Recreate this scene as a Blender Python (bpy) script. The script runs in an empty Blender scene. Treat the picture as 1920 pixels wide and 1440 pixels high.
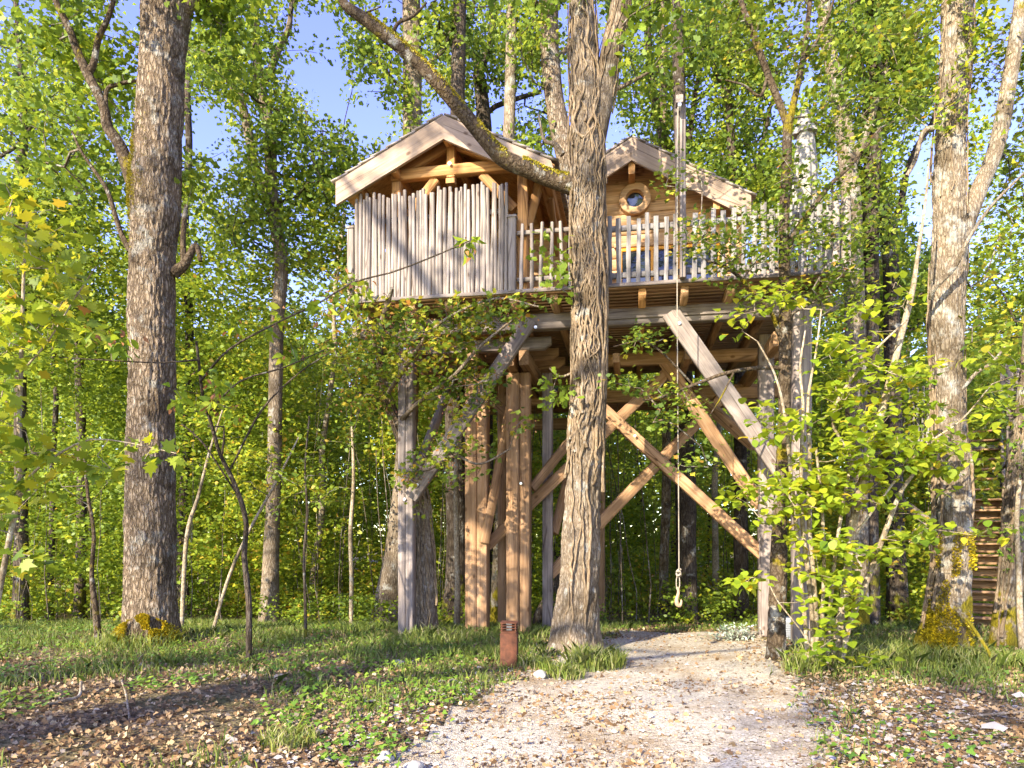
import bpy, math
import numpy as np
from mathutils import Vector, Matrix
D2R = math.radians
S = bpy.context.scene
# ------------------------------------------------------------------ camera
F, HX, HY, EYE = 1280.0, 960.0, 1000.0, 1.5        # focal length and horizon of the photo, in photo pixels
cd = bpy.data.cameras.new('camera'); cam = bpy.data.objects.new('camera', cd)
S.collection.objects.link(cam); S.camera = cam
cam.location = (0, 0, EYE); cam.rotation_euler = (D2R(90), 0, 0)
cd.sensor_width = 36; cd.lens = 24; cd.shift_y = (HY-720)/1920
cd.clip_start = .05; cd.clip_end = 1000
# ------------------------------------------------------------------ light
SUN_AZ, SUN_EL = 36.0, 27.0      # sun behind the camera, to the left
W = bpy.data.worlds.new('World'); S.world = W; W.use_nodes = True
wn = W.node_tree.nodes; wl = W.node_tree.links
sky = wn.new('ShaderNodeTexSky'); sky.sky_type = 'NISHITA'; sky.sun_disc = False
sky.sun_elevation = D2R(SUN_EL); sky.sun_rotation = D2R(180+SUN_AZ)
sky.air_density = 1.0; sky.dust_density = .3; sky.ozone_density = 2.0
hsv = wn.new('ShaderNodeHueSaturation'); hsv.inputs['Hue'].default_value = .538; hsv.inputs['Saturation'].default_value = 1.12; hsv.inputs['Value'].default_value = 1.03
wl.new(sky.outputs[0], hsv.inputs['Color']); wl.new(hsv.outputs[0], wn['Background'].inputs[0]); wn['Background'].inputs[1].default_value = .15
sl = bpy.data.lights.new('sun', 'SUN'); sl.energy = 3.3; sl.angle = D2R(.53); sl.color = (1, .90, .74)
sun = bpy.data.objects.new('sun', sl); S.collection.objects.link(sun)
ldir = Vector((math.sin(D2R(SUN_AZ)), math.cos(D2R(SUN_AZ)), -math.tan(D2R(SUN_EL))))
sun.rotation_euler = ldir.to_track_quat('-Z', 'Y').to_euler(); sun.location = (-20, -30, 30)
S.view_settings.view_transform = 'Standard'; S.view_settings.look = 'None'
S.view_settings.exposure = 2.12; S.view_settings.gamma = 1
S.render.engine = 'CYCLES'
cy = S.cycles
cy.max_bounces = 6; cy.diffuse_bounces = 4; cy.transmission_bounces = 5; cy.glossy_bounces = 2
cy.transparent_max_bounces = 4; cy.caustics_reflective = False; cy.caustics_refractive = False
cy.use_denoising = True

RNG = np.random.default_rng(11)
# ------------------------------------------------------------------ helpers
def P(px, py, Y):
    return np.array([(px-HX)/F*Y, Y, EYE+(HY-py)/F*Y])

def _h(i, j, k, s):
    n = (i*374761393 + j*668265263 + k*2147483647 + s*974634777) & 0x7fffffff
    n = ((n ^ (n >> 13))*1274126177) & 0x7fffffff
    return ((n ^ (n >> 16)) & 0xffff)/65535.0

def vnoise(p, seed=0):
    p = np.asarray(p, float); i = np.floor(p).astype(np.int64); f = p-i; f = f*f*(3-2*f)
    r = 0
    for a in (0, 1):
        for b in (0, 1):
            for c in (0, 1):
                w = (f[..., 0] if a else 1-f[..., 0])*(f[..., 1] if b else 1-f[..., 1])*(f[..., 2] if c else 1-f[..., 2])
                r = r+w*_h(i[..., 0]+a, i[..., 1]+b, i[..., 2]+c, seed)
    return r

def n2(x, y, f, seed=0):
    x = np.asarray(x, float); y = np.asarray(y, float)
    return vnoise(np.stack([x*f, y*f, np.zeros_like(x)+seed*7.3], -1), seed)

def sstep(a, b, x):
    t = np.clip((np.asarray(x, float)-a)/(b-a), 0, 1); return t*t*(3-2*t)

def gz(x, y):
    """height of the ground"""
    x = np.asarray(x, float); y = np.asarray(y, float)
    z = -0.1*np.clip(y-10.4, 0, 13)+.0
    z = z+.05*(n2(x, y, .8, 3)-.5)+.025*(n2(x, y, 2.3, 4)-.5)
    L, Rr = path_edges(y)
    inp = sstep(0, .5, x-L)*sstep(0, .5, Rr-x)
    z = z-.05*inp*sstep(12.5, 10, y)
    z = z+.10*sstep(.6, 3.0, L-x)*sstep(8.5, 6, y)
    return z

def path_edges(y):
    yy = [-20, 0, 2.5, 4.36, 5.82, 7.68, 8.93, 9.6, 11.5, 14]
    l = np.interp(y, yy, [-4, -2.2, -1.5, -1.0, -.6, .35, 1.0, 1.38, 2.0, 2.8])
    r = np.interp(y, yy, [-2, .8, 1.5, 2.1, 2.65, 3.1, 3.5, 3.7, 4.0, 4.2])
    return l, r

class Soup:
    def __init__(s): s.V = []; s.L = []; s.N = []; s.T = []; s.M = []; s.n = 0
    def add(s, V, Fc, tint=.5, mi=0):
        V = np.asarray(V, np.float32); Fc = np.asarray(Fc, np.int32)
        if len(Fc) == 0: return
        s.V.append(V); s.L.append((Fc+s.n).ravel()); s.N.append(np.full(len(Fc), Fc.shape[1], np.int32))
        s.T.append(np.broadcast_to(np.asarray(tint, np.float32), (len(Fc),)).copy())
        s.M.append(np.full(len(Fc), mi, np.int32)); s.n += len(V)
    def mesh(s, name, mats, smooth=False):
        me = bpy.data.meshes.new(name)
        V = np.concatenate(s.V); L = np.concatenate(s.L); N = np.concatenate(s.N)
        me.vertices.add(len(V)); me.vertices.foreach_set('co', V.ravel())
        me.loops.add(len(L)); me.loops.foreach_set('vertex_index', L)
        me.polygons.add(len(N)); st = np.zeros(len(N), np.int32); st[1:] = np.cumsum(N)[:-1]
        me.polygons.foreach_set('loop_start', st)
        me.polygons.foreach_set('material_index', np.concatenate(s.M))
        if smooth: me.polygons.foreach_set('use_smooth', np.ones(len(N), bool))
        at = me.attributes.new('tint', 'FLOAT', 'FACE'); at.data.foreach_set('value', np.concatenate(s.T))
        me.update(calc_edges=True)
        for m in mats: me.materials.append(m)
        return me
    def build(s, name, mats, parent=None, smooth=False):
        if not isinstance(mats, (list, tuple)): mats = [mats]
        return link(name, s.mesh(name, mats, smooth), parent)

def link(name, me, parent=None):
    o = bpy.data.objects.new(name, me); S.collection.objects.link(o)
    if parent: o.parent = parent
    return o

def tag(o, label=None, cat=None, group=None, kind=None):
    if label: o['label'] = label
    if cat: o['category'] = cat
    if group: o['group'] = group
    if kind: o['kind'] = kind
    return o

def empty(name, loc=(0, 0, 0), rz=0):
    o = bpy.data.objects.new(name, None); S.collection.objects.link(o)
    o.location = loc; o.rotation_euler = (0, 0, rz); o.empty_display_size = .2
    return o

def rebase(o, loc):
    """world coordinate meshes under an Empty at loc"""
    for c in o.children: c.location = (-loc[0], -loc[1], -loc[2])

def frames(pts):
    pts = np.asarray(pts, float); t = np.gradient(pts, axis=0); t /= np.linalg.norm(t, axis=1)[:, None]+1e-9
    u = np.cross(t[0], [0, 1, .01]); 
    if np.linalg.norm(u) < .1: u = np.cross(t[0], [1, 0, 0])
    u /= np.linalg.norm(u); U = [u]
    for k in range(1, len(pts)):
        u = U[-1]-t[k]*np.dot(U[-1], t[k]); u /= np.linalg.norm(u)+1e-9; U.append(u)
    U = np.array(U); return t, U, np.cross(t, U)

def tube(soup, pts, rad, ns=8, tint=.5, mi=0, fn=None, cap=True):
    pts = np.asarray(pts, float); rad = np.broadcast_to(np.asarray(rad, float), (len(pts),))
    t, U, Wv = frames(pts)
    a = np.linspace(0, 2*np.pi, ns, endpoint=False)
    ring = U[:, None, :]*np.cos(a)[None, :, None]+Wv[:, None, :]*np.sin(a)[None, :, None]
    if fn is not None:
        V0 = pts[:, None, :]+ring*rad[:, None, None]
        rr = fn(V0, rad[:, None]*np.ones(ns)[None, :], a[None, :]*np.ones(len(pts))[:, None])
    else: rr = rad[:, None]*np.ones(ns)[None, :]
    V = (pts[:, None, :]+ring*rr[..., None]).reshape(-1, 3)
    n = len(pts); i = np.arange(n-1)[:, None]*ns; j = np.arange(ns)[None, :]; j2 = (j+1) % ns
    Fq = np.stack([i+j, i+j2, i+ns+j2, i+ns+j], -1).reshape(-1, 4)
    soup.add(V, Fq, tint, mi)
    if cap:
        soup.add(V[-ns:], np.arange(ns)[None, :], tint, mi); soup.add(V[:ns], np.arange(ns)[None, ::-1], tint, mi)

def spline(p, step):
    """Catmull-Rom through rows of p (any number of columns)"""
    p = np.asarray(p, float)
    q = np.vstack([2*p[0]-p[1], p, 2*p[-1]-p[-2]]); out = []
    for k in range(1, len(q)-2):
        L = np.linalg.norm(q[k+1][:3]-q[k][:3]); m = max(1, int(round(L/step)))
        t = (np.arange(m)/m)[:, None]
        out.append(.5*((2*q[k])+(-q[k-1]+q[k+1])*t+(2*q[k-1]-5*q[k]+4*q[k+1]-q[k+2])*t**2+(-q[k-1]+3*q[k]-3*q[k+1]+q[k+2])*t**3))
    out.append(p[-1:]); r = np.concatenate(out)
    if r.shape[1] > 3: r[:, 3] = np.maximum(r[:, 3], .002)
    return r

# ------------------------------------------------------------------ materials
def nodes(name):
    m = bpy.data.materials.new(name); m.use_nodes = True; nt = m.node_tree; nt.nodes.clear()
    def N(t, **kw):
        n = nt.nodes.new(t)
        for k, v in kw.items():
            if k == 'inp':
                for a, b in v.items(): n.inputs[a].default_value = b
            else: setattr(n, k, v)
        return n
    def K(a, b): nt.links.new(a, b)
    return m, N, K

def ramp(N, cols, pos=None, interp='LINEAR'):
    r = N('ShaderNodeValToRGB'); e = r.color_ramp.elements; r.color_ramp.interpolation = interp
    pos = pos or [i/(len(cols)-1) for i in range(len(cols))]
    while len(e) < len(cols): e.new(.5)
    for i, (c, p) in enumerate(zip(cols, pos)): e[i].position = p; e[i].color = (*c, 1)
    return r

def leaf_mat(name, cols, trans=.42, pos=None, rough=.5):
    m, N, K = nodes(name)
    at = N('ShaderNodeAttribute', attribute_name='tint'); r = ramp(N, cols, pos)
    K(at.outputs['Fac'], r.inputs[0])
    p = N('ShaderNodeBsdfPrincipled', inp={'Roughness': rough, 'Specular IOR Level': .35}); K(r.outputs[0], p.inputs['Base Color'])
    t = N('ShaderNodeBsdfTranslucent')
    hs = N('ShaderNodeHueSaturation', inp={'Hue': .480, 'Saturation': 1.0, 'Value': 1.35}); K(r.outputs[0], hs.inputs['Color']); K(hs.outputs[0], t.inputs[0])
    mx = N('ShaderNodeMixShader', inp={0: trans}); K(p.outputs[0], mx.inputs[1]); K(t.outputs[0], mx.inputs[2])
    o = N('ShaderNodeOutputMaterial'); K(mx.outputs[0], o.inputs[0]); return m

def bark_mat(name, light, dark, moss=(.16, .15, .015), mossy=.25, fx=46, fz=12, lichen=.3, bump=.6, mosslow=0.0):
    m, N, K = nodes(name)
    g = N('ShaderNodeNewGeometry'); mp = N('ShaderNodeMapping', inp={'Scale': (fx, fx, fz)}); K(g.outputs['Position'], mp.inputs[0])
    nz = N('ShaderNodeTexNoise', inp={'Scale': 1.3, 'Detail': 3.0}); K(mp.outputs[0], nz.inputs['Vector'])
    mixv = N('ShaderNodeVectorMath', operation='MULTIPLY_ADD'); K(nz.outputs['Color'], mixv.inputs[0]); mixv.inputs[1].default_value = (1.4, 1.4, 1.4); K(mp.outputs[0], mixv.inputs[2])
    vo = N('ShaderNodeTexVoronoi', feature='DISTANCE_TO_EDGE', inp={'Scale': .55}); K(mixv.outputs[0], vo.inputs['Vector'])
    cr = N('ShaderNodeMapRange', inp={1: 0.0, 2: .22}); K(vo.outputs['Distance'], cr.inputs[0])
    fine = N('ShaderNodeTexNoise', inp={'Scale': 2.2, 'Detail': 8.0, 'Roughness': .7}); K(mp.outputs[0], fine.inputs['Vector'])
    c1 = ramp(N, [dark, [(a+b)/2 for a, b in zip(light, dark)], light], [.25, .5, .72]); K(fine.outputs[0], c1.inputs[0])
    mc = N('ShaderNodeMixRGB', blend_type='MULTIPLY'); mc.inputs[0].default_value = 1
    cc = ramp(N, [(.58, .52, .46), (1, 1, 1)]); K(cr.outputs[0], cc.inputs[0]); K(c1.outputs[0], mc.inputs[1]); K(cc.outputs[0], mc.inputs[2])
    lo = N('ShaderNodeTexNoise', inp={'Scale': 2.3, 'Detail': 5.0, 'Roughness': .6}); K(g.outputs['Position'], lo.inputs['Vector']); lor = ramp(N, [(.52, .50, .46), (1, 1, 1), (1.12, 1.08, 1.02)], [.36, .52, .66]); K(lo.outputs[0], lor.inputs[0])
    mlo = N('ShaderNodeMixRGB', blend_type='MULTIPLY'); mlo.inputs[0].default_value = 1; K(mc.outputs[0], mlo.inputs[1]); K(lor.outputs[0], mlo.inputs[2]); mc = mlo
    # lichen patches
    ln = N('ShaderNodeTexNoise', inp={'Scale': 5.0, 'Detail': 6.0, 'Roughness': .65}); K(g.outputs['Position'], ln.inputs['Vector'])
    lr = ramp(N, [(0, 0, 0), (1, 1, 1)], [.62-.15*lichen, .70-.1*lichen]); K(ln.outputs[0], lr.inputs[0])
    ml = N('ShaderNodeMixRGB'); K(lr.outputs[0], ml.inputs[0]); K(mc.outputs[0], ml.inputs[1]); ml.inputs[2].default_value = (.42, .41, .35, 1)
    lm = N('ShaderNodeMath', operation='MULTIPLY', inp={1: .55}); K(lr.outputs[0], lm.inputs[0]); K(lm.outputs[0], ml.inputs[0])
    # moss patches
    mn = N('ShaderNodeTexNoise', inp={'Scale': 3.1, 'Detail': 5.0, 'Roughness': .6}); K(g.outputs['Position'], mn.inputs['Vector'])
    sx = N('ShaderNodeSeparateXYZ'); K(g.outputs['Position'], sx.inputs[0])
    zr = N('ShaderNodeMapRange', inp={1: 1.6, 2: -.1, 3: 0.0, 4: mosslow}); K(sx.outputs['Z'], zr.inputs[0])
    ad = N('ShaderNodeMath', operation='ADD'); K(mn.outputs[0], ad.inputs[0]); K(zr.outputs[0], ad.inputs[1])
    th = .78-.3*mossy; mr = ramp(N, [(0, 0, 0), (1, 1, 1)], [th, th+.07]); K(ad.outputs[0], mr.inputs[0])
    mm = N('ShaderNodeMixRGB'); K(mr.outputs[0], mm.inputs[0]); K(ml.outputs[0], mm.inputs[1])
    mcol = ramp(N, [tuple(c*.45 for c in moss), moss], [.35, .65]); K(fine.outputs[0], mcol.inputs[0]); K(mcol.outputs[0], mm.inputs[2])
    p = N('ShaderNodeBsdfPrincipled', inp={'Roughness': .92, 'Specular IOR Level': .15}); K(mm.outputs[0], p.inputs['Base Color'])
    hh = N('ShaderNodeMath', operation='MULTIPLY_ADD', inp={1: .5}); K(fine.outputs[0], hh.inputs[0]); K(cr.outputs[0], hh.inputs[2])
    b = N('ShaderNodeBump', inp={'Strength': bump, 'Distance': .03}); K(hh.outputs[0], b.inputs['Height']); K(b.outputs[0], p.inputs['Normal'])
    o = N('ShaderNodeOutputMaterial'); K(p.outputs[0], o.inputs[0]); return m

def wood_mat(name, a, b, c, grain=1.0, knots=True, rough=.75, blotch=.5, bumps=.25):
    """sawn timber, grain along local X; a dark, b mid, c light"""
    m, N, K = nodes(name)
    tc = N('ShaderNodeTexCoord'); oi = N('ShaderNodeObjectInfo')
    ad = N('ShaderNodeVectorMath', operation='MULTIPLY_ADD'); K(oi.outputs['Random'], ad.inputs[0]); ad.inputs[1].default_value = (37, 19, 53); K(tc.outputs['Object'], ad.inputs[2])
    mp = N('ShaderNodeMapping', inp={'Scale': (1.4*grain, 26*grain, 26*grain)}); K(ad.outputs[0], mp.inputs[0])
    n1 = N('ShaderNodeTexNoise', inp={'Scale': 1.0, 'Detail': 6.0, 'Roughness': .65, 'Distortion': .6}); K(mp.outputs[0], n1.inputs['Vector'])
    mp2 = N('ShaderNodeMapping', inp={'Scale': (1.3, 3, 3)}); K(ad.outputs[0], mp2.inputs[0])
    n2_ = N('ShaderNodeTexNoise', inp={'Scale': 2.0, 'Detail': 4.0}); K(mp2.outputs[0], n2_.inputs['Vector'])
    r = ramp(N, [a, b, c], [.3, .5, .68]); K(n1.outputs[0], r.inputs[0])
    r2 = ramp(N, [(1-blotch*.75,)*3, (1, 1, 1)], [.38, .62]); K(n2_.outputs[0], r2.inputs[0])
    mu = N('ShaderNodeMixRGB', blend_type='MULTIPLY'); mu.inputs[0].default_value = 1; K(r.outputs[0], mu.inputs[1]); K(r2.outputs[0], mu.inputs[2])
    hv = N('ShaderNodeHueSaturation'); K(mu.outputs[0], hv.inputs['Color'])
    vr = N('ShaderNodeMapRange', inp={3: .8, 4: 1.2}); K(oi.outputs['Random'], vr.inputs[0]); K(vr.outputs[0], hv.inputs['Value'])
    # drying cracks along the grain and knots
    mp3 = N('ShaderNodeMapping', inp={'Scale': (.7, 30, 30)}); K(ad.outputs[0], mp3.inputs[0])
    ck = N('ShaderNodeTexVoronoi', feature='DISTANCE_TO_EDGE', inp={'Scale': .35}); K(mp3.outputs[0], ck.inputs['Vector'])
    ckr = ramp(N, [(.35, .3, .27), (1, 1, 1)], [.004, .022]); K(ck.outputs['Distance'], ckr.inputs[0])
    m2 = N('ShaderNodeMixRGB', blend_type='MULTIPLY'); m2.inputs[0].default_value = .8; K(hv.outputs[0], m2.inputs[1]); K(ckr.outputs[0], m2.inputs[2])
    mp4 = N('ShaderNodeMapping', inp={'Scale': (4.2, 7, 7)}); K(ad.outputs[0], mp4.inputs[0])
    kn = N('ShaderNodeTexVoronoi', feature='F1', inp={'Scale': .7}); K(mp4.outputs[0], kn.inputs['Vector'])
    knr = ramp(N, [(.3, .2, .13), (1, 1, 1)], [.07, .14]); K(kn.outputs['Distance'], knr.inputs[0])
    m3 = N('ShaderNodeMixRGB', blend_type='MULTIPLY'); m3.inputs[0].default_value = .75 if knots else 0; K(m2.outputs[0], m3.inputs[1]); K(knr.outputs[0], m3.inputs[2])
    p = N('ShaderNodeBsdfPrincipled', inp={'Roughness': rough, 'Specular IOR Level': .25}); K(m3.outputs[0], p.inputs['Base Color'])
    bp = N('ShaderNodeBump', inp={'Strength': bumps, 'Distance': .01}); K(n1.outputs[0], bp.inputs['Height']); K(bp.outputs[0], p.inputs['Normal'])
    o = N('ShaderNodeOutputMaterial'); K(p.outputs[0], o.inputs[0]); return m

def plain(name, col, rough=.6, metal=0, spec=.4, var=.0, scale=20, bump=0):
    m, N, K = nodes(name)
    p = N('ShaderNodeBsdfPrincipled', inp={'Base Color': (*col, 1), 'Roughness': rough, 'Metallic': metal, 'Specular IOR Level': spec})
    if var:
        tc = N('ShaderNodeTexCoord'); n = N('ShaderNodeTexNoise', inp={'Scale': scale, 'Detail': 6.0, 'Roughness': .65}); K(tc.outputs['Object'], n.inputs['Vector'])
        r = ramp(N, [tuple(c*(1-var) for c in col), col, tuple(min(1, c*(1+var)) for c in col)], [.3, .5, .7]); K(n.outputs[0], r.inputs[0]); K(r.outputs[0], p.inputs['Base Color'])
        if bump:
            b = N('ShaderNodeBump', inp={'Strength': bump, 'Distance': .01}); K(n.outputs[0], b.inputs['Height']); K(b.outputs[0], p.inputs['Normal'])
    o = N('ShaderNodeOutputMaterial'); K(p.outputs[0], o.inputs[0]); return m

def tint_mat(name, cols, pos=None, rough=.85, bump=0, trans=0):
    if trans: return leaf_mat(name, cols, trans, pos, rough)
    m, N, K = nodes(name)
    at = N('ShaderNodeAttribute', attribute_name='tint'); r = ramp(N, cols, pos); K(at.outputs['Fac'], r.inputs[0])
    p = N('ShaderNodeBsdfPrincipled', inp={'Roughness': rough, 'Specular IOR Level': .2}); K(r.outputs[0], p.inputs['Base Color'])
    o = N('ShaderNodeOutputMaterial'); K(p.outputs[0], o.inputs[0]); return m

M = {}
M['oak'] = leaf_mat('oak leaves', [(.065, .120, .012), (.145, .225, .018), (.24, .325, .025), (.42, .43, .03)], .45, [0, .35, .75, 1])
M['wood_far'] = leaf_mat('far leaves', [(.080, .135, .018), (.165, .245, .026), (.27, .355, .032), (.46, .46, .04)], .5, [0, .35, .75, 1])
M['under'] = leaf_mat('understorey leaves', [(.080, .135, .014), (.175, .255, .022), (.29, .375, .028), (.52, .49, .03), (.48, .25, .05)], .45, [0, .35, .7, .93, 1])
M['maple'] = leaf_mat('field maple leaves', [(.065, .115, .015), (.145, .215, .020), (.27, .33, .025), (.50, .43, .035), (.46, .19, .04)], .42, [0, .4, .72, .92, 1])
M['samara'] = leaf_mat('maple keys', [(.20, .07, .03), (.38, .17, .06)], .3)
M['hazel'] = leaf_mat('hazel leaves', [(.14, .23, .016), (.27, .36, .02), (.45, .48, .03), (.65, .48, .03)], .48, [0, .4, .85, 1])
M['ymaple'] = leaf_mat('yellowing maple leaves', [(.13, .20, .016), (.28, .34, .018), (.48, .44, .02), (.52, .24, .04)], .48, [0, .4, .9, 1])
M['ivy'] = leaf_mat('ivy leaves', [(.06, .12, .010), (.18, .26, .012), (.40, .38, .02)], .38)
M['gleaf'] = leaf_mat('ground ivy leaves', [(.07, .15, .02), (.15, .27, .025), (.30, .38, .035)], .3)
M['grass'] = leaf_mat('grass', [(.06, .10, .018), (.14, .20, .03), (.28, .31, .06), (.46, .40, .2)], .35, [0, .4, .75, .95])
M['litter'] = tint_mat('dead leaves', [(.08, .045, .02), (.24, .14, .06), (.41, .285, .145), (.58, .46, .29)], [0, .35, .7, 1], trans=.12)
M['deadleaf'] = leaf_mat('dry hanging leaves', [(.22, .09, .03), (.40, .18, .06)], .3)
M['stone'] = tint_mat('limestone', [(.28, .23, .16), (.50, .43, .33), (.70, .63, .51)])
M['bark'] = bark_mat('oak bark', (.42, .33, .23), (.18, .135, .09), mossy=.12, mosslow=.0, lichen=.5, bump=1.0, fx=48, fz=13)
M['bark_ivy'] = bark_mat('rough bark', (.36, .295, .21), (.15, .115, .08), mossy=.15, mosslow=.16, lichen=.3, fx=60, fz=12)
M['bark_moss'] = bark_mat('mossy bark', (.42, .35, .25), (.13, .10, .065), moss=(.26, .21, .015), mossy=.38, mosslow=.36, lichen=.7, fx=52, fz=14)
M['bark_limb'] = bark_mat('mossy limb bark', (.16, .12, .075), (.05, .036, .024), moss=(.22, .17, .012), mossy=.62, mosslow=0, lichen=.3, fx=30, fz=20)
M['bark_dark'] = bark_mat('dark bark', (.15, .12, .09), (.05, .04, .03), mossy=.3, mosslow=.2, lichen=.2, fx=40, fz=10)
M['bark_twig'] = bark_mat('twig bark', (.24, .20, .15), (.09, .07, .05), mossy=.2, lichen=.6, fx=60, fz=30, bump=.2)
M['bark_pale'] = bark_mat('pale smooth bark', (.50, .42, .29), (.26, .21, .14), mossy=.12, lichen=.4, fx=45, fz=25, bump=.2)
M['vine'] = bark_mat('ivy stem bark', (.36, .28, .18), (.18, .13, .08), mossy=.05, lichen=.1, fx=60, fz=14, bump=.3)
M['moss'] = leaf_mat('moss', [(.16, .15, .01), (.42, .34, .012), (.68, .50, .02)], .2)
M['grey'] = wood_mat('weathered timber', (.18, .14, .115), (.265, .215, .18), (.35, .295, .25))
M['pole'] = wood_mat('debarked pole', (.17, .135, .11), (.30, .25, .205), (.40, .345, .29), blotch=.35)
M['picket'] = wood_mat('grey picket', (.17, .15, .135), (.26, .235, .21), (.35, .32, .29), blotch=.4)
M['post'] = wood_mat('larch post', (.27, .145, .065), (.39, .225, .11), (.48, .30, .165), blotch=.4)
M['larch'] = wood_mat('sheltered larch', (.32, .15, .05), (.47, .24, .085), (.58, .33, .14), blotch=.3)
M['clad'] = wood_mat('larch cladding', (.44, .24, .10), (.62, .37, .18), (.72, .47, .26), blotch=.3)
M['fascia'] = wood_mat('fascia board', (.33, .23, .155), (.40, .29, .20), (.46, .345, .25), blotch=.35, bumps=.12)
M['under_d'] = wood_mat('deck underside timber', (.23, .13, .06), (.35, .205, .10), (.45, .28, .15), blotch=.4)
M['shingle'] = wood_mat('roof shingle', (.20, .16, .13), (.31, .26, .22), (.42, .37, .32), blotch=.4)
M['wframe'] = plain('orange window frame', (.72, .30, .02), .45, var=.15, scale=8)
M['glass'] = plain('window glass', (.02, .025, .03), .04, spec=1.0)
M['steel'] = plain('galvanised bolt', (.55, .55, .56), .35, .9)
M['corten'] = plain('rusty steel', (.105, .038, .018), .8, .25, var=.5, scale=14, bump=.3)
M['rope'] = plain('hemp rope', (.33, .28, .21), .9, var=.3, scale=60, bump=.5)
M['canvas'] = plain('parasol canvas', (.30, .275, .24), .9, var=.2, scale=12)
M['white'] = plain('white plastic', (.75, .75, .72), .5)
M['hook'] = plain('carved hook', (.42, .27, .16), .6, var=.3)
M['yellow'] = plain('yellow paint', (.75, .50, .03), .5)
M['black'] = plain('black paint', (.03, .03, .03), .5)
M['greybox'] = plain('grey painted metal', (.25, .26, .27), .5)

# ------------------------------------------------------------------ leaves
def mirror(r): return r+[(-x, y) for x, y in r[::-1] if abs(x) > 1e-6]
def tmpl(outline, curl=.12, fold=.12):
    o = np.array(outline, float); z = -curl*(o[:, 1]-.5)**2*2+fold*np.abs(o[:, 0])
    return np.column_stack([o, z])
T_OAK = tmpl([(0, 0), (.13, .2), (.30, .34), (.16, .45), (.36, .68), (.22, .84), (0, 1), (-.22, .84), (-.36, .68), (-.16, .45), (-.30, .34), (-.13, .2)])
T_HAZEL = tmpl([(0, 0), (.22, .08), (.40, .32), (.43, .58), (.24, .85), (0, 1.05), (-.24, .85), (-.43, .58), (-.40, .32), (-.22, .08)], .2, .22)
T_LONG = tmpl([(0, 0), (.2, .22), (.25, .5), (.14, .8), (0, 1.05), (-.14, .8), (-.25, .5), (-.2, .22)], .35, .3)
T_MAPLE = tmpl([(0, 0), (.30, .02), (.24, .18), (.55, .34), (.34, .46), (.36, .66), (.15, .62), (0, 1.0), (-.15, .62), (-.36, .66), (-.34, .46), (-.55, .34), (-.24, .18), (-.30, .02)], .15, .1)
T_QUAD = tmpl([(0, 0), (.33, .45), (0, 1), (-.33, .45)], .2, .35)
T_HEX = tmpl([(0, 0), (.34, .3), (.26, .72), (0, 1), (-.26, .72), (-.34, .3)], .2, .3)
T_IVY = tmpl([(0, .05), (.42, 0), (.46, .34), (.24, .45), (0, .95), (-.24, .45), (-.46, .34), (-.42, 0)], .1, .1)

def put_leaves(soup, pos, T, size, up=.7, droop=.2, rng=RNG, tint=None, out=None, mi=0):
    n = len(pos)
    if n == 0: return
    size = np.broadcast_to(np.asarray(size, float), (n,))*rng.uniform(.65, 1.2, n)
    az = rng.uniform(0, 2*np.pi, n)
    d = np.stack([np.cos(az), np.sin(az), rng.normal(-droop, .35, n)], 1)
    if out is not None: d = d*.6+out
    d /= np.linalg.norm(d, axis=1)[:, None]+1e-9
    nn = rng.normal(0, 1, (n, 3)); nn /= np.linalg.norm(nn, axis=1)[:, None]
    nn = nn*(1-up)+np.array([-.15, -.25, 1.0])*up
    nn -= d*np.sum(nn*d, 1)[:, None]; nn /= np.linalg.norm(nn, axis=1)[:, None]+1e-9
    x = np.cross(d, nn)
    V = pos[:, None, :]+size[:, None, None]*(T[None, :, 0:1]*x[:, None, :]+T[None, :, 1:2]*d[:, None, :]+T[None, :, 2:3]*nn[:, None, :])
    k = len(T); Fc = (np.arange(n)*k)[:, None]+np.arange(k)[None, :]
    if tint is None: tint = rng.uniform(.1, .9, n)
    soup.add(V.reshape(-1, 3), Fc, tint, mi)

def clusters(soup, C, per, rad, T, size, rng=RNG, up=.6, droop=.2, base=.45, var=.22, flat=.7, mi=0, spot=0):
    """clumps of leaves round each point of C"""
    C = np.asarray(C); n = len(C)*per
    if n == 0: return
    dirv = rng.normal(0, 1, (n, 3)); dirv /= np.linalg.norm(dirv, axis=1)[:, None]
    r = rad*rng.uniform(.15, 1, n)**.6
    off = dirv*r[:, None]; off[:, 2] *= flat
    ct = base+rng.normal(0, var*.55, len(C))
    t = np.repeat(ct, per)+rng.normal(0, var*.7, n)
    t = np.clip(t, 0, .9)
    if spot: t = np.where(rng.random(n) < spot, rng.uniform(.9, 1, n), t)
    put_leaves(soup, np.repeat(C, per, 0)+off, T, size, up, droop, rng, t, dirv*.5, mi)

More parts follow.
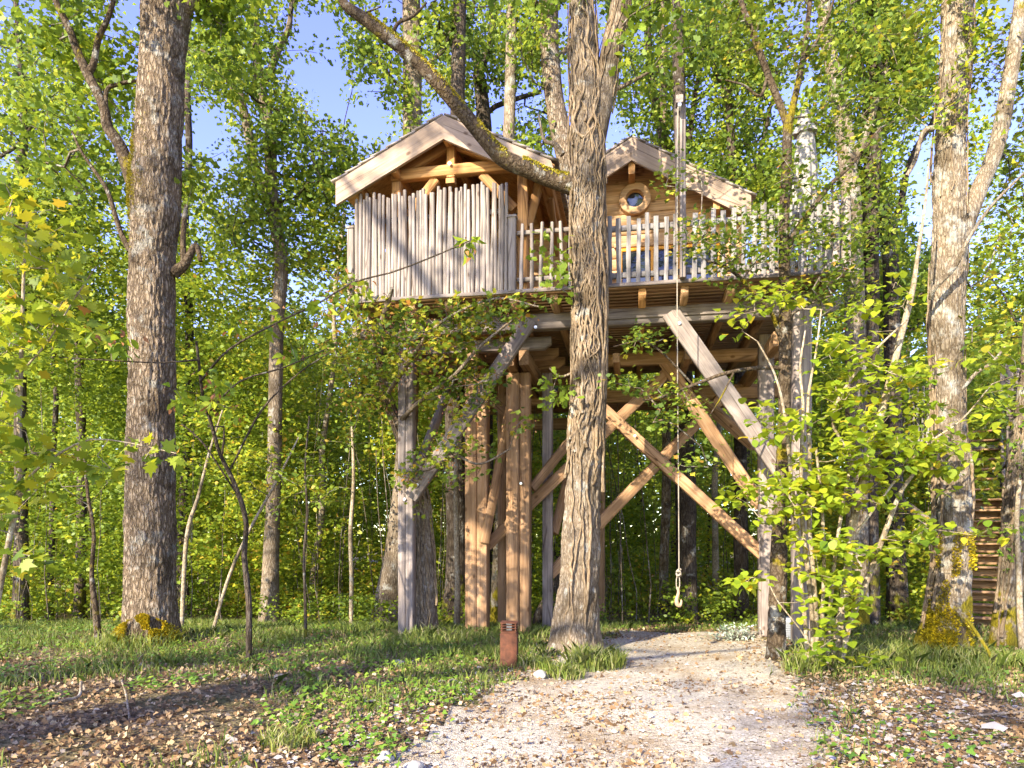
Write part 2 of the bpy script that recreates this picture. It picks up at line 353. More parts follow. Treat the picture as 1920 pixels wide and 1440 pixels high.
class Tree:
    def __init__(s, rng=None):
        s.p = []; s.par = []; s.tips = []; s.main = []; s.rng = rng or RNG; s.wood = Soup(); s.targets = []
    def limb(s, pts, near=False, ns=None, step=None, flare=0, fn=None, attach_from=.0, mi=0):
        """pts rows x y z r -> tube, and nodes twigs can start from"""
        pts = np.asarray(pts, float)
        step = step or (.032 if near else .15); q = spline(pts, step); ns = ns or (150 if near else 10)
        z0 = pts[0, 2]; sd = int(abs(pts[0, 0]*100)) % 97
        def bark(V, r, a):
            rr = r.copy()
            if flare:
                zz = V[..., 2]-z0; e = np.exp(-np.clip(zz, 0, 9)/.22)
                rr = rr*(1+flare*e*(1+.5*np.cos(a*5+sd)+.25*np.cos(a*3+2)))
            lum = vnoise(V*2.2, sd)-.5; rr = rr*(1+.10*lum)
            if near:
                Wp = V+.05*(vnoise(V*6, sd+4)[..., None]-.5); rg = 1-np.abs(2*vnoise(Wp*np.array([24, 24, 4.2]), sd+1)-1); r2_ = 1-np.abs(2*vnoise(Wp*np.array([30, 30, 13.]), sd+3)-1); rg = np.maximum(rg, .8*r2_); fi = vnoise(V*np.array([60, 60, 22.]), sd+2)-.5
                rr = rr-np.minimum(.020, r*.10)*rg**3*1.5+np.minimum(.006, r*.04)*fi+.006
            return rr
        tube(s.wood, q[:, :3], q[:, 3], ns, fn=fn or bark, mi=mi, cap=True)
        st = int(len(q)*attach_from)
        for v in q[st::max(1, int(.2/step))]: s.p.append(v[:3]); s.par.append(-1)
        return q
    def grow(s, targets, jit=.12, sag=.1):
        targets = np.asarray(targets, float)
        if len(targets) == 0: return
        Pn = np.array(s.p); d = np.linalg.norm(targets[:, None, :]-Pn[None], axis=2).min(1)
        cap = len(s.p)+len(targets)*6+10
        A = np.zeros((cap, 3)); A[:len(s.p)] = Pn; n = len(s.p)
        for ti in np.argsort(d):
            t = targets[ti]; dd = A[:n]-t
            dist = np.sqrt((dd**2).sum(1))+np.clip(dd[:, 2], 0, None)*.6
            k = int(np.argmin(dist)); L = dist[k]; m = int(np.clip(L/.3, 1, 5)); a = A[k].copy(); pr = k
            up = np.array([0, 0, s.rng.uniform(-.3, 1)*sag*L])
            for j in range(1, m+1):
                f = j/m; q = a*(1-f)+t*f+up*math.sin(math.pi*f)
                if j < m: q = q+s.rng.normal(0, jit*min(.6, L)*.4, 3)
                A[n] = q; s.p.append(q); s.par.append(pr); pr = n; n += 1
            s.tips.append(pr)
        s.targets.append(targets)
    def twigs(s, r0=.0035, rmax=.05, ns=4, mi=1, expo=.45):
        n = len(s.p); cnt = np.zeros(n)
        for t in s.tips: cnt[t] += 1
        par = np.array(s.par)
        for i in range(n-1, -1, -1):
            if par[i] >= 0: cnt[par[i]] += cnt[i]
        e = np.where(par >= 0)[0]
        if len(e) == 0: return
        A = np.array(s.p); a = A[par[e]]; b = A[e]
        rb = np.minimum(r0*np.maximum(cnt[e], 1)**expo, rmax); ra = np.where(par[par[e]] >= 0, np.minimum(r0*np.maximum(cnt[par[e]], 1)**expo, rmax), rb*1.15)
        ra = np.minimum(ra, rb*1.6)
        t = b-a; t /= np.linalg.norm(t, axis=1)[:, None]+1e-9
        u = np.cross(t, np.array([.3, .2, 1.])); u /= np.linalg.norm(u, axis=1)[:, None]+1e-9; w = np.cross(t, u)
        an = np.linspace(0, 2*np.pi, ns, endpoint=False)
        ring = u[:, None]*np.cos(an)[None, :, None]+w[:, None]*np.sin(an)[None, :, None]
        V = np.concatenate([a[:, None]+ring*ra[:, None, None], b[:, None]+ring*rb[:, None, None]], 1)
        j = np.arange(ns); j2 = (j+1) % ns
        Fq = (np.arange(len(e))*2*ns)[:, None, None]+np.stack([j, j2, j2+ns, j+ns], -1)[None]
        s.wood.add(V.reshape(-1, 3), Fq.reshape(-1, 4), .5, mi)
    def T(s): return np.concatenate(s.targets) if s.targets else np.zeros((0, 3))

def pxpath(rows, Y):
    """rows of (px, py, width px[, Y]) -> x y z r"""
    out = []
    for r in rows:
        y = r[3] if len(r) > 3 else Y
        p = P(r[0], r[1], y); out.append([*p, r[2]/2/F*y/math.sqrt(1+((r[0]-HX)/F)**2)])
    return out

def blob(px, py, Y, rx, ry, rY, n, rng=RNG, avoid=True):
    v = rng.normal(0, 1, (n, 3)); v /= np.linalg.norm(v, axis=1)[:, None]; v *= (rng.uniform(0, 1, n)**(1/2.6))[:, None]
    x = px+v[:, 0]*rx; y = py+v[:, 1]*ry; Yd = Y+v[:, 2]*rY
    if avoid:
        k = ~insky(x, y, rng); x, y, Yd = x[k], y[k], Yd[k]
    return np.stack([(x-HX)/F*Yd, Yd, EYE+(HY-y)/F*Yd], 1)

SKY = [  # openings of the canopy: centre and half size in px, strength
    (590, 110, 62, 95, .97), (690, 215, 75, 38, .95), (625, 210, 45, 30, .9), (392, 235, 42, 45, .9), (235, 60, 22, 60, .75), (190, 35, 40, 30, .5),
    (970, 200, 34, 42, .85), (1722, 330, 30, 75, .9), (1735, 415, 28, 40, .8), (1310, 205, 38, 28, .7), (1290, 90, 30, 30, .5),
    (540, 300, 28, 22, .5), (30, 200, 25, 25, .5), (1530, 160, 26, 32, .6), (60, 330, 22, 22, .5), (340, 560, 14, 30, .6),
    (1120, 60, 12, 70, .5), (250, 300, 26, 30, .4), (1440, 240, 24, 30, .5), (1215, 60, 26, 40, .5), (860, 60, 20, 25, .5), (1650, 490, 18, 20, .5), (1850, 330, 20, 30, .5)]
def insky(x, y, rng=RNG):
    r = np.zeros(np.shape(x), bool)
    for cx, cyy, a, b, s in SKY:
        q = ((x-cx)/a)**2+((y-cyy)/b)**2
        r |= (q < 1.15) & (rng.random(np.shape(x)) < s)
    return r

def make_tree(name, label, cat, limbs, blobs, Y, bark, leafm, T=T_OAK, per=30, rad=.29, size=.115, near=False, flare=.0, tw=None,
              base=.45, var=.25, up=.45, droop=.25, group=None, r0=.0035, twm='bark_twig', spot=0, trunk_name='trunk', leaf_name='foliage', extra=None, flat=.75, avoid=True, ns=None, dark_limbs=()):
    root = empty(name); t = Tree()
    first = None
    for i, l in enumerate(limbs):
        rows = pxpath(l, Y); nr = near if (i == 0 or near == 'all') else False
        if i == 0:
            first = rows[0]; rows[0][2] = min(rows[0][2], gz(first[0], first[1]))-.12
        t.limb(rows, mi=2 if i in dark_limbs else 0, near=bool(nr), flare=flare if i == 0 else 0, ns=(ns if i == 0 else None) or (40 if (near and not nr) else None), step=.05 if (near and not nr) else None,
               attach_from=.35 if i == 0 else .1)
    tg = [blob(*b, avoid=avoid) for b in blobs]
    if tg:
        t.grow(np.concatenate(tg))
        t.twigs(r0, rmax=.08 if r0 > .005 else .05, expo=.52 if r0 > .005 else .45)
    loc = (first[0], first[1], float(gz(first[0], first[1]))); root.location = loc
    tag(root, label, cat, group)
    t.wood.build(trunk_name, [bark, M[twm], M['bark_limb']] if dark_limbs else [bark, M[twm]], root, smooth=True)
    if tg:
        lf = Soup(); clusters(lf, t.T(), per, rad, T, size, up=up, droop=droop, base=base, var=var, spot=spot, flat=flat)
        if extra: extra(t, lf)
        lf.build(leaf_name, leafm if isinstance(leafm, list) else [leafm], root)
    return root, t

exec_parts = True
# ------------------------------------------------------------------ ground
def grid_axis(segs):
    out = []
    for a, b, st in segs: out.append(np.arange(a, b, st))
    return np.concatenate(out+[np.array([segs[-1][1]])])
gx = grid_axis([(-160, -40, 12), (-40, -9, 1.2), (-9, 9, .09), (9, 40, 1.2), (40, 160, 12)])
gy = grid_axis([(-40, 1, 1.0), (1, 13.5, .09), (13.5, 40, 1.0), (40, 220, 12)])
GX, GY = np.meshgrid(gx, gy); GZ = gz(GX, GY)
nx, ny = len(gx), len(gy)
idx = np.arange(nx*ny).reshape(ny, nx)
quads = np.stack([idx[:-1, :-1], idx[:-1, 1:], idx[1:, 1:], idx[1:, :-1]], -1).reshape(-1, 4)
GV = np.stack([GX, GY, GZ], -1).reshape(-1, 3)
def ground_mat(name, path):
    m, N, K = nodes(name); g = N('ShaderNodeNewGeometry')
    a = N('ShaderNodeTexNoise', inp={'Scale': 1.1, 'Detail': 6.0, 'Roughness': .6}); K(g.outputs['Position'], a.inputs['Vector'])
    b = N('ShaderNodeTexNoise', inp={'Scale': 28.0, 'Detail': 6.0, 'Roughness': .75}); K(g.outputs['Position'], b.inputs['Vector'])
    v = N('ShaderNodeTexVoronoi', inp={'Scale': 75.0 if path else 34.0}); K(g.outputs['Position'], v.inputs['Vector'])
    if path:
        r = ramp(N, [(.29, .245, .165), (.52, .465, .345), (.65, .60, .475)], [.28, .5, .72]); K(b.outputs[0], r.inputs[0])
        vr = ramp(N, [(.62, .6, .58), (1, 1, 1), (1.15, 1.13, 1.1)]); sep = N('ShaderNodeSeparateColor'); K(v.outputs['Color'], sep.inputs[0]); K(sep.outputs[0], vr.inputs[0])
        dirt = ramp(N, [(1.05, 1.05, 1.05), (.70, .58, .45)], [.46, .66]); K(a.outputs[0], dirt.inputs[0])
    else:
        r = ramp(N, [(.09, .065, .035), (.19, .14, .08), (.34, .27, .17)], [.3, .5, .72]); K(b.outputs[0], r.inputs[0])
        vr = ramp(N, [(.5, .45, .4), (1, 1, 1), (1.5, 1.4, 1.3)]); sep = N('ShaderNodeSeparateColor'); K(v.outputs['Color'], sep.inputs[0]); K(sep.outputs[0], vr.inputs[0])
        dirt = ramp(N, [(1, 1, 1), (.55, .75, .4)], [.45, .7]); K(a.outputs[0], dirt.inputs[0])
    m1 = N('ShaderNodeMixRGB', blend_type='MULTIPLY'); m1.inputs[0].default_value = 1; K(r.outputs[0], m1.inputs[1]); K(vr.outputs[0], m1.inputs[2])
    m2 = N('ShaderNodeMixRGB', blend_type='MULTIPLY'); m2.inputs[0].default_value = 1; K(m1.outputs[0], m2.inputs[1]); K(dirt.outputs[0], m2.inputs[2])
    p = N('ShaderNodeBsdfPrincipled', inp={'Roughness': .95, 'Specular IOR Level': .1}); K(m2.outputs[0], p.inputs['Base Color'])
    ad = N('ShaderNodeMath', operation='ADD'); K(b.outputs[0], ad.inputs[0]); K(v.outputs['Distance'], ad.inputs[1])
    bp = N('ShaderNodeBump', inp={'Strength': .7, 'Distance': .02}); K(ad.outputs[0], bp.inputs['Height']); K(bp.outputs[0], p.inputs['Normal'])
    o = N('ShaderNodeOutputMaterial'); K(p.outputs[0], o.inputs[0]); return m
s = Soup(); s.add(GV, quads); tag(s.build('ground', ground_mat('forest floor', False), smooth=True), kind='structure', label='forest floor of brown soil under fallen leaves')
cx = GV[quads].mean(1); L_, R_ = path_edges(cx[:, 1])
wob = .55*(n2(cx[:, 0], cx[:, 1], 1.6, 9)-.5)+.25*(n2(cx[:, 0], cx[:, 1], 6, 10)-.5)
pm = (cx[:, 0] > L_+wob) & (cx[:, 0] < R_+wob) & (cx[:, 1] < 10.9) & (cx[:, 1] > -1) & (np.abs(cx[:, 0]) < 8.9)
pq = quads[pm]; uq, inv = np.unique(pq, return_inverse=True)
s = Soup(); s.add(GV[uq]+np.array([0, 0, .006]), inv.reshape(-1, 4)); tag(s.build('path', ground_mat('pale gravel', True), smooth=True), kind='structure', label='pale limestone gravel path')

def onpath(x, y):
    l, r = path_edges(y); return sstep(-.1, .35, x-l)*sstep(-.1, .35, r-x)*(y < 10.9)

def scatter(n, y0, y1, rng, power=1.0, side=.80):
    y = y0+(y1-y0)*rng.random(n)**power; x = rng.uniform(-1, 1, n)*(side*y+.8)
    return x, y
rg = np.random.default_rng(5)
# fallen leaves
x, y = scatter(100000, 2.4, 13.5, rg, 1.4)
op = onpath(x, y); dens = np.where(op > .5, .16+.45*(n2(x, y*1.8, 1.3, 21) > .54), .35+.65*n2(x, y, 1.2, 22))
dens = dens*np.where((y > 8) & (x < 1), .45, 1)
k = rg.random(len(x)) < dens; x, y, op = x[k], y[k], op[k]
s = Soup(); pos = np.stack([x, y, gz(x, y)+rg.uniform(.004, .035, len(x))*(1-.6*op)], 1)
T_DEAD = T_OAK.copy(); T_DEAD[:, 2] += .35*np.abs(T_DEAD[:, 0])-.25*(T_DEAD[:, 1]-.5)**2
put_leaves(s, pos, T_DEAD, .046*rg.uniform(.4, 1.4, len(x)), up=.45, droop=0, rng=rg, tint=np.clip(.46+.35*(n2(x, y, 2.6, 24)-.5)+rg.normal(0, .24, len(x)), 0, 1))
tag(s.build('leaf_litter', M['litter']), 'brown and tan fallen leaves strewn over the forest floor and path', 'leaf litter', kind='stuff')
# gravel stones
def stones(s, x, y, size, rg, tint=None, sink=.3):
    n = len(x); T = np.array([(1, 0, 0), (-1, 0, 0), (0, 1, 0), (0, -1, 0), (0, 0, 1), (0, 0, -1), (.7, .7, .35), (-.7, .6, .4), (.6, -.7, .4), (-.6, -.7, .35)], float)
    Fc = np.array([(0, 6, 4), (6, 2, 4), (2, 7, 4), (7, 1, 4), (1, 9, 4), (9, 3, 4), (3, 8, 4), (8, 0, 4), (0, 6, 5), (6, 2, 5), (2, 7, 5), (7, 1, 5), (1, 9, 5), (9, 3, 5), (3, 8, 5), (8, 0, 5)])
    V = T[None]*rg.uniform(.6, 1.25, (n, 10, 3)); V[:, :, 2] *= .65
    a = rg.uniform(0, 6.28, n); c, sn = np.cos(a)[:, None], np.sin(a)[:, None]
    X = V[:, :, 0]*c-V[:, :, 1]*sn; Yv = V[:, :, 0]*sn+V[:, :, 1]*c
    V = np.stack([X, Yv, V[:, :, 2]], -1)*size[:, None, None]
    V += np.stack([x, y, gz(x, y)+.006+size*sink*.6], -1)[:, None]
    tt = np.repeat(rg.uniform(.1, 1, n) if tint is None else tint, 16)
    s.add(V.reshape(-1, 3), (np.arange(n)*10)[:, None, None].repeat(16, 1).reshape(-1, 1)+np.tile(Fc, (n, 1)), tt)
s = Soup(); x, y = scatter(60000, 2.6, 10.8, rg, 1.35)
l, r = path_edges(y); band = np.exp(-((x-l+.35)/.55)**2)+.7*np.exp(-((x-r-.5)/.7)**2)+.42*onpath(x, y)+.5*(x > r)*sstep(7.6, 6.0, y)
k = rg.random(len(x)) < band*.8; x, y = x[k], y[k]
stones(s, x, y, rg.uniform(.005, .013, len(x))*(1+1.8*(rg.random(len(x)) < .10))*(1+1.2*(rg.random(len(x)) < .012)), rg)
tag(s.build('gravel_stones', M['stone']), 'loose pale limestone chips along the path edges', 'gravel', kind='stuff')
# grass
def grass_density(x, y):
    l, r = path_edges(y)
    left = sstep(6.4, 9.8, y+1.4*(n2(x, y, .9, 31)-.5)*2)*sstep(.25, .0, x-l+.1)
    left = np.maximum(left, .9*sstep(6.3, 7.2, y)*sstep(.9, .3, np.abs(x-l+.65)))
    right = sstep(6.2, 7.6, y+1.4*(n2(x, y, .9, 33)-.5))*sstep(.0, .5, x-r-.1)
    tuft = .30*(n2(x, y, 1.5, 32) > .56)*np.where(x > r, .25, 1)
    return np.clip(np.maximum(left, right)*(.35+.65*(n2(x, y, 2.2, 35) > .42))+tuft*(1-onpath(x, y)), 0, 1)*(1-onpath(x, y)*.97)
def blades(s, x, y, h, rg, wid=.0035, tint=None):
    n = len(x); a = rg.uniform(0, 6.28, n); lean = rg.uniform(.1, .9, n)*h; b = rg.uniform(0, 6.28, n)
    base = np.stack([x, y, gz(x, y)-.005], 1); dx = np.stack([np.cos(a), np.sin(a), 0*a], 1)*(wid*rg.uniform(.7, 1.6, n))[:, None]
    ld = np.stack([np.cos(b), np.sin(b), 0*a], 1)
    mid = base+ld*(lean*.3)[:, None]+np.array([0, 0, 1])*(h*.6)[:, None]; tip = base+ld*lean[:, None]+np.array([0, 0, 1])*(h*rg.uniform(.75, 1, n))[:, None]
    V = np.stack([base-dx, base+dx, mid+dx*.8, tip, mid-dx*.8], 1)
    s.add(V.reshape(-1, 3), (np.arange(n)*5)[:, None]+np.arange(5)[None], np.clip(rg.normal(.45, .22, n), 0, 1) if tint is None else tint)
s = Soup(); x, y = scatter(230000, 3.2, 14.5, rg, .95)
k = rg.random(len(x)) < grass_density(x, y)*.8; x, y = x[k], y[k]
hgt = rg.uniform(.035, .15, len(x))*(.6+1.0*n2(x, y, 1.7, 41))
blades(s, x, y, hgt, rg, wid=.0036)
# long tussocks by the path and round the right oak
for (tx, ty, tr, tn, th_) in [(1.0, 8.0, .35, 700, .3), (.55, 7.4, .25, 400, .22), (.25, 7.7, .2, 300, .2), (3.5, 7.7, .3, 450, .34), (4.3, 8.0, .5, 700, .3), (5.2, 7.9, .5, 700, .28), (-1.6, 4.9, .22, 350, .16), (3.1, 7.3, .2, 200, .3), (-1.0, 9.6, .6, 600, .25), (-5.0, 9.1, .5, 500, .3), (5.9, 7.0, .5, 500, .2)]:
    a = rg.uniform(0, 6.28, tn); rr = tr*rg.random(tn)**.6
    blades(s, tx+np.cos(a)*rr, ty+np.sin(a)*rr, rg.uniform(.4, 1, tn)*th_, rg, .004, np.clip(rg.normal(.6, .2, tn), 0, 1))
tag(s.build('grass', M['grass']), 'short green woodland grass with longer tussocks', 'grass', kind='stuff')
# creeping ground cover
s = Soup(); x, y = scatter(90000, 2.4, 13, rg, 1.2)
g_ = (n2(x, y, 1.25, 51) > .44)*(1-onpath(x, y))*np.where(x < -.3, 1.0, .22)*(.35+.65*(n2(x, y, 4, 52) > .45))
g_ = np.maximum(g_, .35*(y > 10.5)*(1-onpath(x, y)))
k = rg.random(len(x)) < g_*.5; x, y = x[k], y[k]
pos = np.stack([x, y, gz(x, y)+rg.uniform(.02, .085, len(x))], 1)
put_leaves(s, pos, T_IVY, .052*np.interp(y, [2, 8], [1.15, .9]), up=.72, droop=.1, rng=rg, tint=np.clip(.45+.5*(n2(x, y, .7, 53)-.5)+rg.normal(0, .2, len(x)), 0, 1))
tag(s.build('ground_cover', M['gleaf']), 'low creeping ivy and seedlings covering the left forest floor', 'ground cover', kind='stuff')
# single rocks and fallen sticks
def rock(px, py, w, label, sd):
    rr = np.random.default_rng(sd); Y = EYE*F/(py-HY); c = P(px, py, Y); c[2] = gz(c[0], c[1]); r = w/2/F*Y
    import bmesh
    bm = bmesh.new(); bmesh.ops.create_icosphere(bm, subdivisions=3, radius=1)
    V = np.array([v.co[:] for v in bm.verts]); n_ = .62+.75*vnoise(V*1.3+sd*3.1, sd)+.12*vnoise(V*5, sd)
    V = V*n_[:, None]*np.array([1, .75, .6])
    for v, q in zip(bm.verts, V): v.co = q*r
    me = bpy.data.meshes.new('rock'); bm.to_mesh(me); bm.free(); me.materials.append(M['stone1'])
    o = link('rock', me); o.location = (c[0], c[1], c[2]+r*.28); o.rotation_euler = (0, 0, sd)
    tag(o, label, 'rock')
M['stone1'] = plain('single limestone rock', (.38, .345, .28), .9, var=.35, scale=9, bump=.8)
rock(746, 1252, 24, 'pale grey limestone rock left of the rusty bollard', 1)
rock(722, 1418, 34, 'cream limestone rock at the left edge of the path in the foreground', 2)
rock(775, 1432, 40, 'jagged pale limestone rock at the bottom edge of the photo', 4)
rock(1012, 1266, 30, 'flat pale stone just right of the bollard foot', 5)
rock(1800, 1320, 20, 'small white limestone rock in the litter on the right', 6)
def stick(rows, label):
    s = Soup(); q = []
    for px, py, w, h in rows:
        Y = EYE*F/(py-HY); p = P(px, py, Y); q.append([p[0], p[1], gz(p[0], p[1])+h, w/2/F*Y])
    q = spline(q, .05); tube(s, q[:, :3], q[:, 3], 7); tag(s.build('fallen_stick', M['bark_pale'], smooth=True), label, 'stick')
stick([(85, 1352, 7, .01), (120, 1345, 7, .03), (148, 1334, 6, .03), (152, 1318, 5, .09)], 'crooked pale stick lying on the leaves bottom left')
stick([(228, 1300, 4, .03), (236, 1330, 4, .03), (243, 1372, 5, .01)], 'thin pale stick lying towards the camera among ivy')
stick([(1760, 1360, 4, .01), (1830, 1350, 5, .03), (1915, 1342, 5, .02)], 'long brown twig lying in the litter on the right')
stick([(520, 1378, 5, .01), (590, 1376, 6, .03), (650, 1368, 4, .02)], 'straight grey stick lying on the ground left of the path')
# ------------------------------------------------------------------ the treehouse
OX, OY, RZ = -1.6468, 9.6076, D2R(-10)
TH = empty('treehouse', (OX, OY, 0), RZ)
tag(TH, 'wooden treehouse with two gabled cabins on a braced timber platform', 'treehouse')
RO = (math.cos(RZ), math.sin(RZ))
def Wd(a, d, z): return np.array([OX+a*RO[0]-d*RO[1], OY+a*RO[1]+d*RO[0], z])

def place(o, p0, p1, up=(0, 0, 1)):
    x = (Vector(p1)-Vector(p0)).normalized(); up = Vector(up)
    if abs(x.dot(up)) > .98: up = Vector((0, 1, 0))
    y = up.cross(x).normalized(); z = x.cross(y)
    o.matrix_local = Matrix(((x[0], y[0], z[0], p0[0]), (x[1], y[1], z[1], p0[1]), (x[2], y[2], z[2], p0[2]), (0, 0, 0, 1)))

def beam_mesh(name, L, w, h, mat, bev=.008, nose=0, wav=0):
    w, h = w/2, h/2; b = bev
    sec = np.array([(-w+b, -h), (w-b, -h), (w, -h+b), (w, h-b), (w-b, h), (-w+b, h), (-w, h-b), (-w, -h+b)])
    xs = [0, L] if not nose else [0, L-nose, L]
    if wav: xs = list(np.linspace(0, L, 6))
    s = Soup(); V = []
    for i, x in enumerate(xs):
        q = sec.copy()
        if nose and i == len(xs)-1: q[:, 1] = np.where(q[:, 1] < 0, q[:, 1]*.1, q[:, 1])
        if wav: q = q*(1+RNG.uniform(-wav, wav))+np.array([RNG.uniform(-wav, wav)*w*1.2, 0])
        V.append(np.column_stack([np.full(8, x), q]))
    V = np.concatenate(V); n = len(xs); j = np.arange(8); j2 = (j+1) % 8
    Fq = np.concatenate([np.stack([i*8+j, i*8+j2, (i+1)*8+j2, (i+1)*8+j], -1) for i in range(n-1)])
    s.add(V, Fq[:, ::-1]); s.add(V[-8:], np.arange(8)[None, :]); s.add(V[:8], np.arange(8)[None, ::-1])
    return s.mesh(name, [mat])

def timber(name, p0, p1, w, h, mat, up=(0, 0, 1), parent=None, nose=0, label=None, wav=0):
    L = (Vector(p1)-Vector(p0)).length
    o = link(name, beam_mesh(name, L, w, h, mat, min(.01, w*.2, h*.2), nose, wav), parent or TH); place(o, p0, p1, up)
    if label: o['label'] = label
    return o

POLE_MESH = {}
def pole_mesh(kind, L, r, mat, k):
    key = (kind, k)
    if key not in POLE_MESH:
        rg_ = np.random.default_rng(k+hash(kind) % 50); n = 9; x = np.linspace(0, L, n)
        ph = rg_.uniform(0, 6, 2); am = r*rg_.uniform(.15, .7)
        p = np.stack([x, am*np.sin(x*rg_.uniform(1.5, 3)+ph[0]), am*np.sin(x*2+ph[1])], 1)
        rr = r*(np.linspace(1.08, .86, n)+rg_.normal(0, .03, n)); s = Soup(); tube(s, p, rr, 9)
        s.add(np.array([p[-1]+[.004, 0, 0]]), np.zeros((0, 3)))
        POLE_MESH[key] = s.mesh(kind, [mat], smooth=False)
        me = POLE_MESH[key]; me.polygons.foreach_set('use_smooth', [len(f.vertices) < 6 for f in me.polygons])
    return POLE_MESH[key]
hash = lambda s_: sum(ord(c) for c in s_)

TZ = 4.79
# --- ground frame: posts
def post(a, d, w, t, z1, mat='post', z0=-.1, label=None): return timber('post', (a, d, z0), (a, d, z1), w, t, M[mat], up=(0, 1, 0), label=label)
for da in (-.058, .058): post(0.0+da, .52, .11, .17, 4.42, 'grey')
post(5.52, .52, .23, .2, 4.72, 'grey')
p = post(1.49, 1.22, .20, .28, 3.95); post(1.67, 1.22, .15, .24, 3.95)
post(1.50, 1.08, .15, .05, 3.9); 
post(.80, 1.35, .18, .28, 4.0); post(.975, 1.35, .16, .26, 4.0)
post(1.93, 1.9, .16, .16, 4.1, 'grey'); post(1.12, 2.2, .14, .16, 4.1)
post(5.22, 1.35, .2, .2, 4.4, 'grey'); post(.25, 4.45, .2, .2, 3.9, 'under_d'); post(2.65, 4.45, .2, .2, 3.9, 'under_d'); post(5.75, 4.45, .2, .2, 3.9, 'under_d')
# --- beams along the front
timber('beam', (-.82, .5, 4.51), (6.0, .5, 4.51), .14, .22, M['grey'], nose=.12)
timber('beam', (2.9, .415, 4.545), (5.1, .415, 4.545), .03, .14, M['grey'])
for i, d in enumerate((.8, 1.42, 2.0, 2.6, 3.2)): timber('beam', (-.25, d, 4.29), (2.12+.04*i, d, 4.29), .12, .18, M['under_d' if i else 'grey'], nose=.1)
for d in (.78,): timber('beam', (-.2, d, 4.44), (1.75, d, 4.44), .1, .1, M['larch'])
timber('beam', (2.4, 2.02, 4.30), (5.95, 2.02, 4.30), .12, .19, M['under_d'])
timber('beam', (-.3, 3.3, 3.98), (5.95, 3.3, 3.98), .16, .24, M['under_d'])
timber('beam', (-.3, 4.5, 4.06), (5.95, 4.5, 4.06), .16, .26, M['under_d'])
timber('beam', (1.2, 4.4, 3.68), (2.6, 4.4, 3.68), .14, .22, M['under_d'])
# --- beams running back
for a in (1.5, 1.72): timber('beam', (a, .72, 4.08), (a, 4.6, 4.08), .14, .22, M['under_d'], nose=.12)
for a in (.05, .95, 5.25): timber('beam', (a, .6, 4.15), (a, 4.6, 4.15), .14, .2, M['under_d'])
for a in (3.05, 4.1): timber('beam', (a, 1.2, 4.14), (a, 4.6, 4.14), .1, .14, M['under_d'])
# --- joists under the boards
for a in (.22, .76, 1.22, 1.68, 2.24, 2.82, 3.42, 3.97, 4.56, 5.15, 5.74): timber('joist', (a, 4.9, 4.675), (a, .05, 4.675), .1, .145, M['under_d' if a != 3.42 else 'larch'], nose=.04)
# --- braces
def brace(p0, p1, w=.09, h=.2, mat='post', **k): return timber('brace', p0, p1, w, h, M[mat], **k)
brace((1.87, .40, 4.52), (.10, .40, 2.02), .1, .2, 'grey'); brace((3.80, .40, 4.52), (5.46, .40, 2.0), .1, .24, 'grey')
brace((.12, .7, 2.5), (.3, 2.0, 4.1), .1, .14, 'grey')
brace((3.78, 2.05, 4.3), (5.2, 1.6, 1.9), .12, .2, 'post'); 
brace((1.0, 1.5, 1.30), (3.95, 2.1, 4.2), .1, .18); brace((1.95, 2.0, .82), (4.95, 3.2, 4.0), .1, .18)
x2 = [brace((2.75, 1.95, 3.60), (5.22, 1.35, 1.15), .09, .17), brace((2.75, 2.22, 3.60), (5.24, 1.62, 1.15), .09, .17, 'under_d')]
brace((1.75, 1.35, 2.2), (2.45, 1.9, 3.2), .08, .14, 'under_d'); brace((2.0, 2.2, 1.5), (2.5, 3.0, 3.9), .1, .14)
brace((1.02, 1.2, 1.35), (1.42, 1.5, 3.7), .08, .14); brace((1.1, 2.2, 1.5), (1.55, 2.2, 3.9), .08, .14, 'under_d')
brace((1.45, 1.75, 3.3), (.45, 1.75, 4.2), .1, .16, 'under_d'); brace((5.2, 2.2, 2.9), (4.3, 3.2, 4.0), .12, .18, 'under_d')
def bolt(p, r=.022):
    s = Soup(); tube(s, [(p[0], p[1], p[2]), (p[0], p[1]-.012, p[2])], r, 12); tube(s, [(p[0], p[1]-.012, p[2]), (p[0], p[1]-.03, p[2])], r*.5, 6)
    s.build('bolt', M['steel'], TH)
bolt((1.46, 1.10, 3.5)); bolt((1.46, 1.10, 3.2)); bolt((1.95, .34, 4.40)); bolt((.22, .34, 2.2)); bolt((3.92, .34, 4.35)); bolt((5.36, .34, 2.15)); bolt((.0, .42, 4.2)); bolt((0, .42, 2.0)); bolt((1.62, 1.08, 2.26)); bolt((3.33, 1.70, 3.03)); bolt((5.55, .42, 4.6)); bolt((.78, .06, 6.66))
# --- deck
s = Soup()
for i in range(38):
    d0 = -.02+i*.131; x0, x1 = -.62, 5.98; z0, z1 = 4.75, TZ
    V = np.array([(x0, d0, z0), (x1, d0, z0), (x1, d0+.121, z0), (x0, d0+.121, z0), (x0, d0, z1), (x1, d0, z1), (x1, d0+.121, z1), (x0, d0+.121, z1)])
    s.add(V, [(3, 2, 1, 0), (4, 5, 6, 7), (0, 1, 5, 4), (1, 2, 6, 5), (2, 3, 7, 6), (3, 0, 4, 7)])
s.build('deck', M['under_d'], TH)
timber('deck_edge_board', (-.64, -.035, 4.785), (6.0, -.035, 4.785), .028, .05, M['grey'])
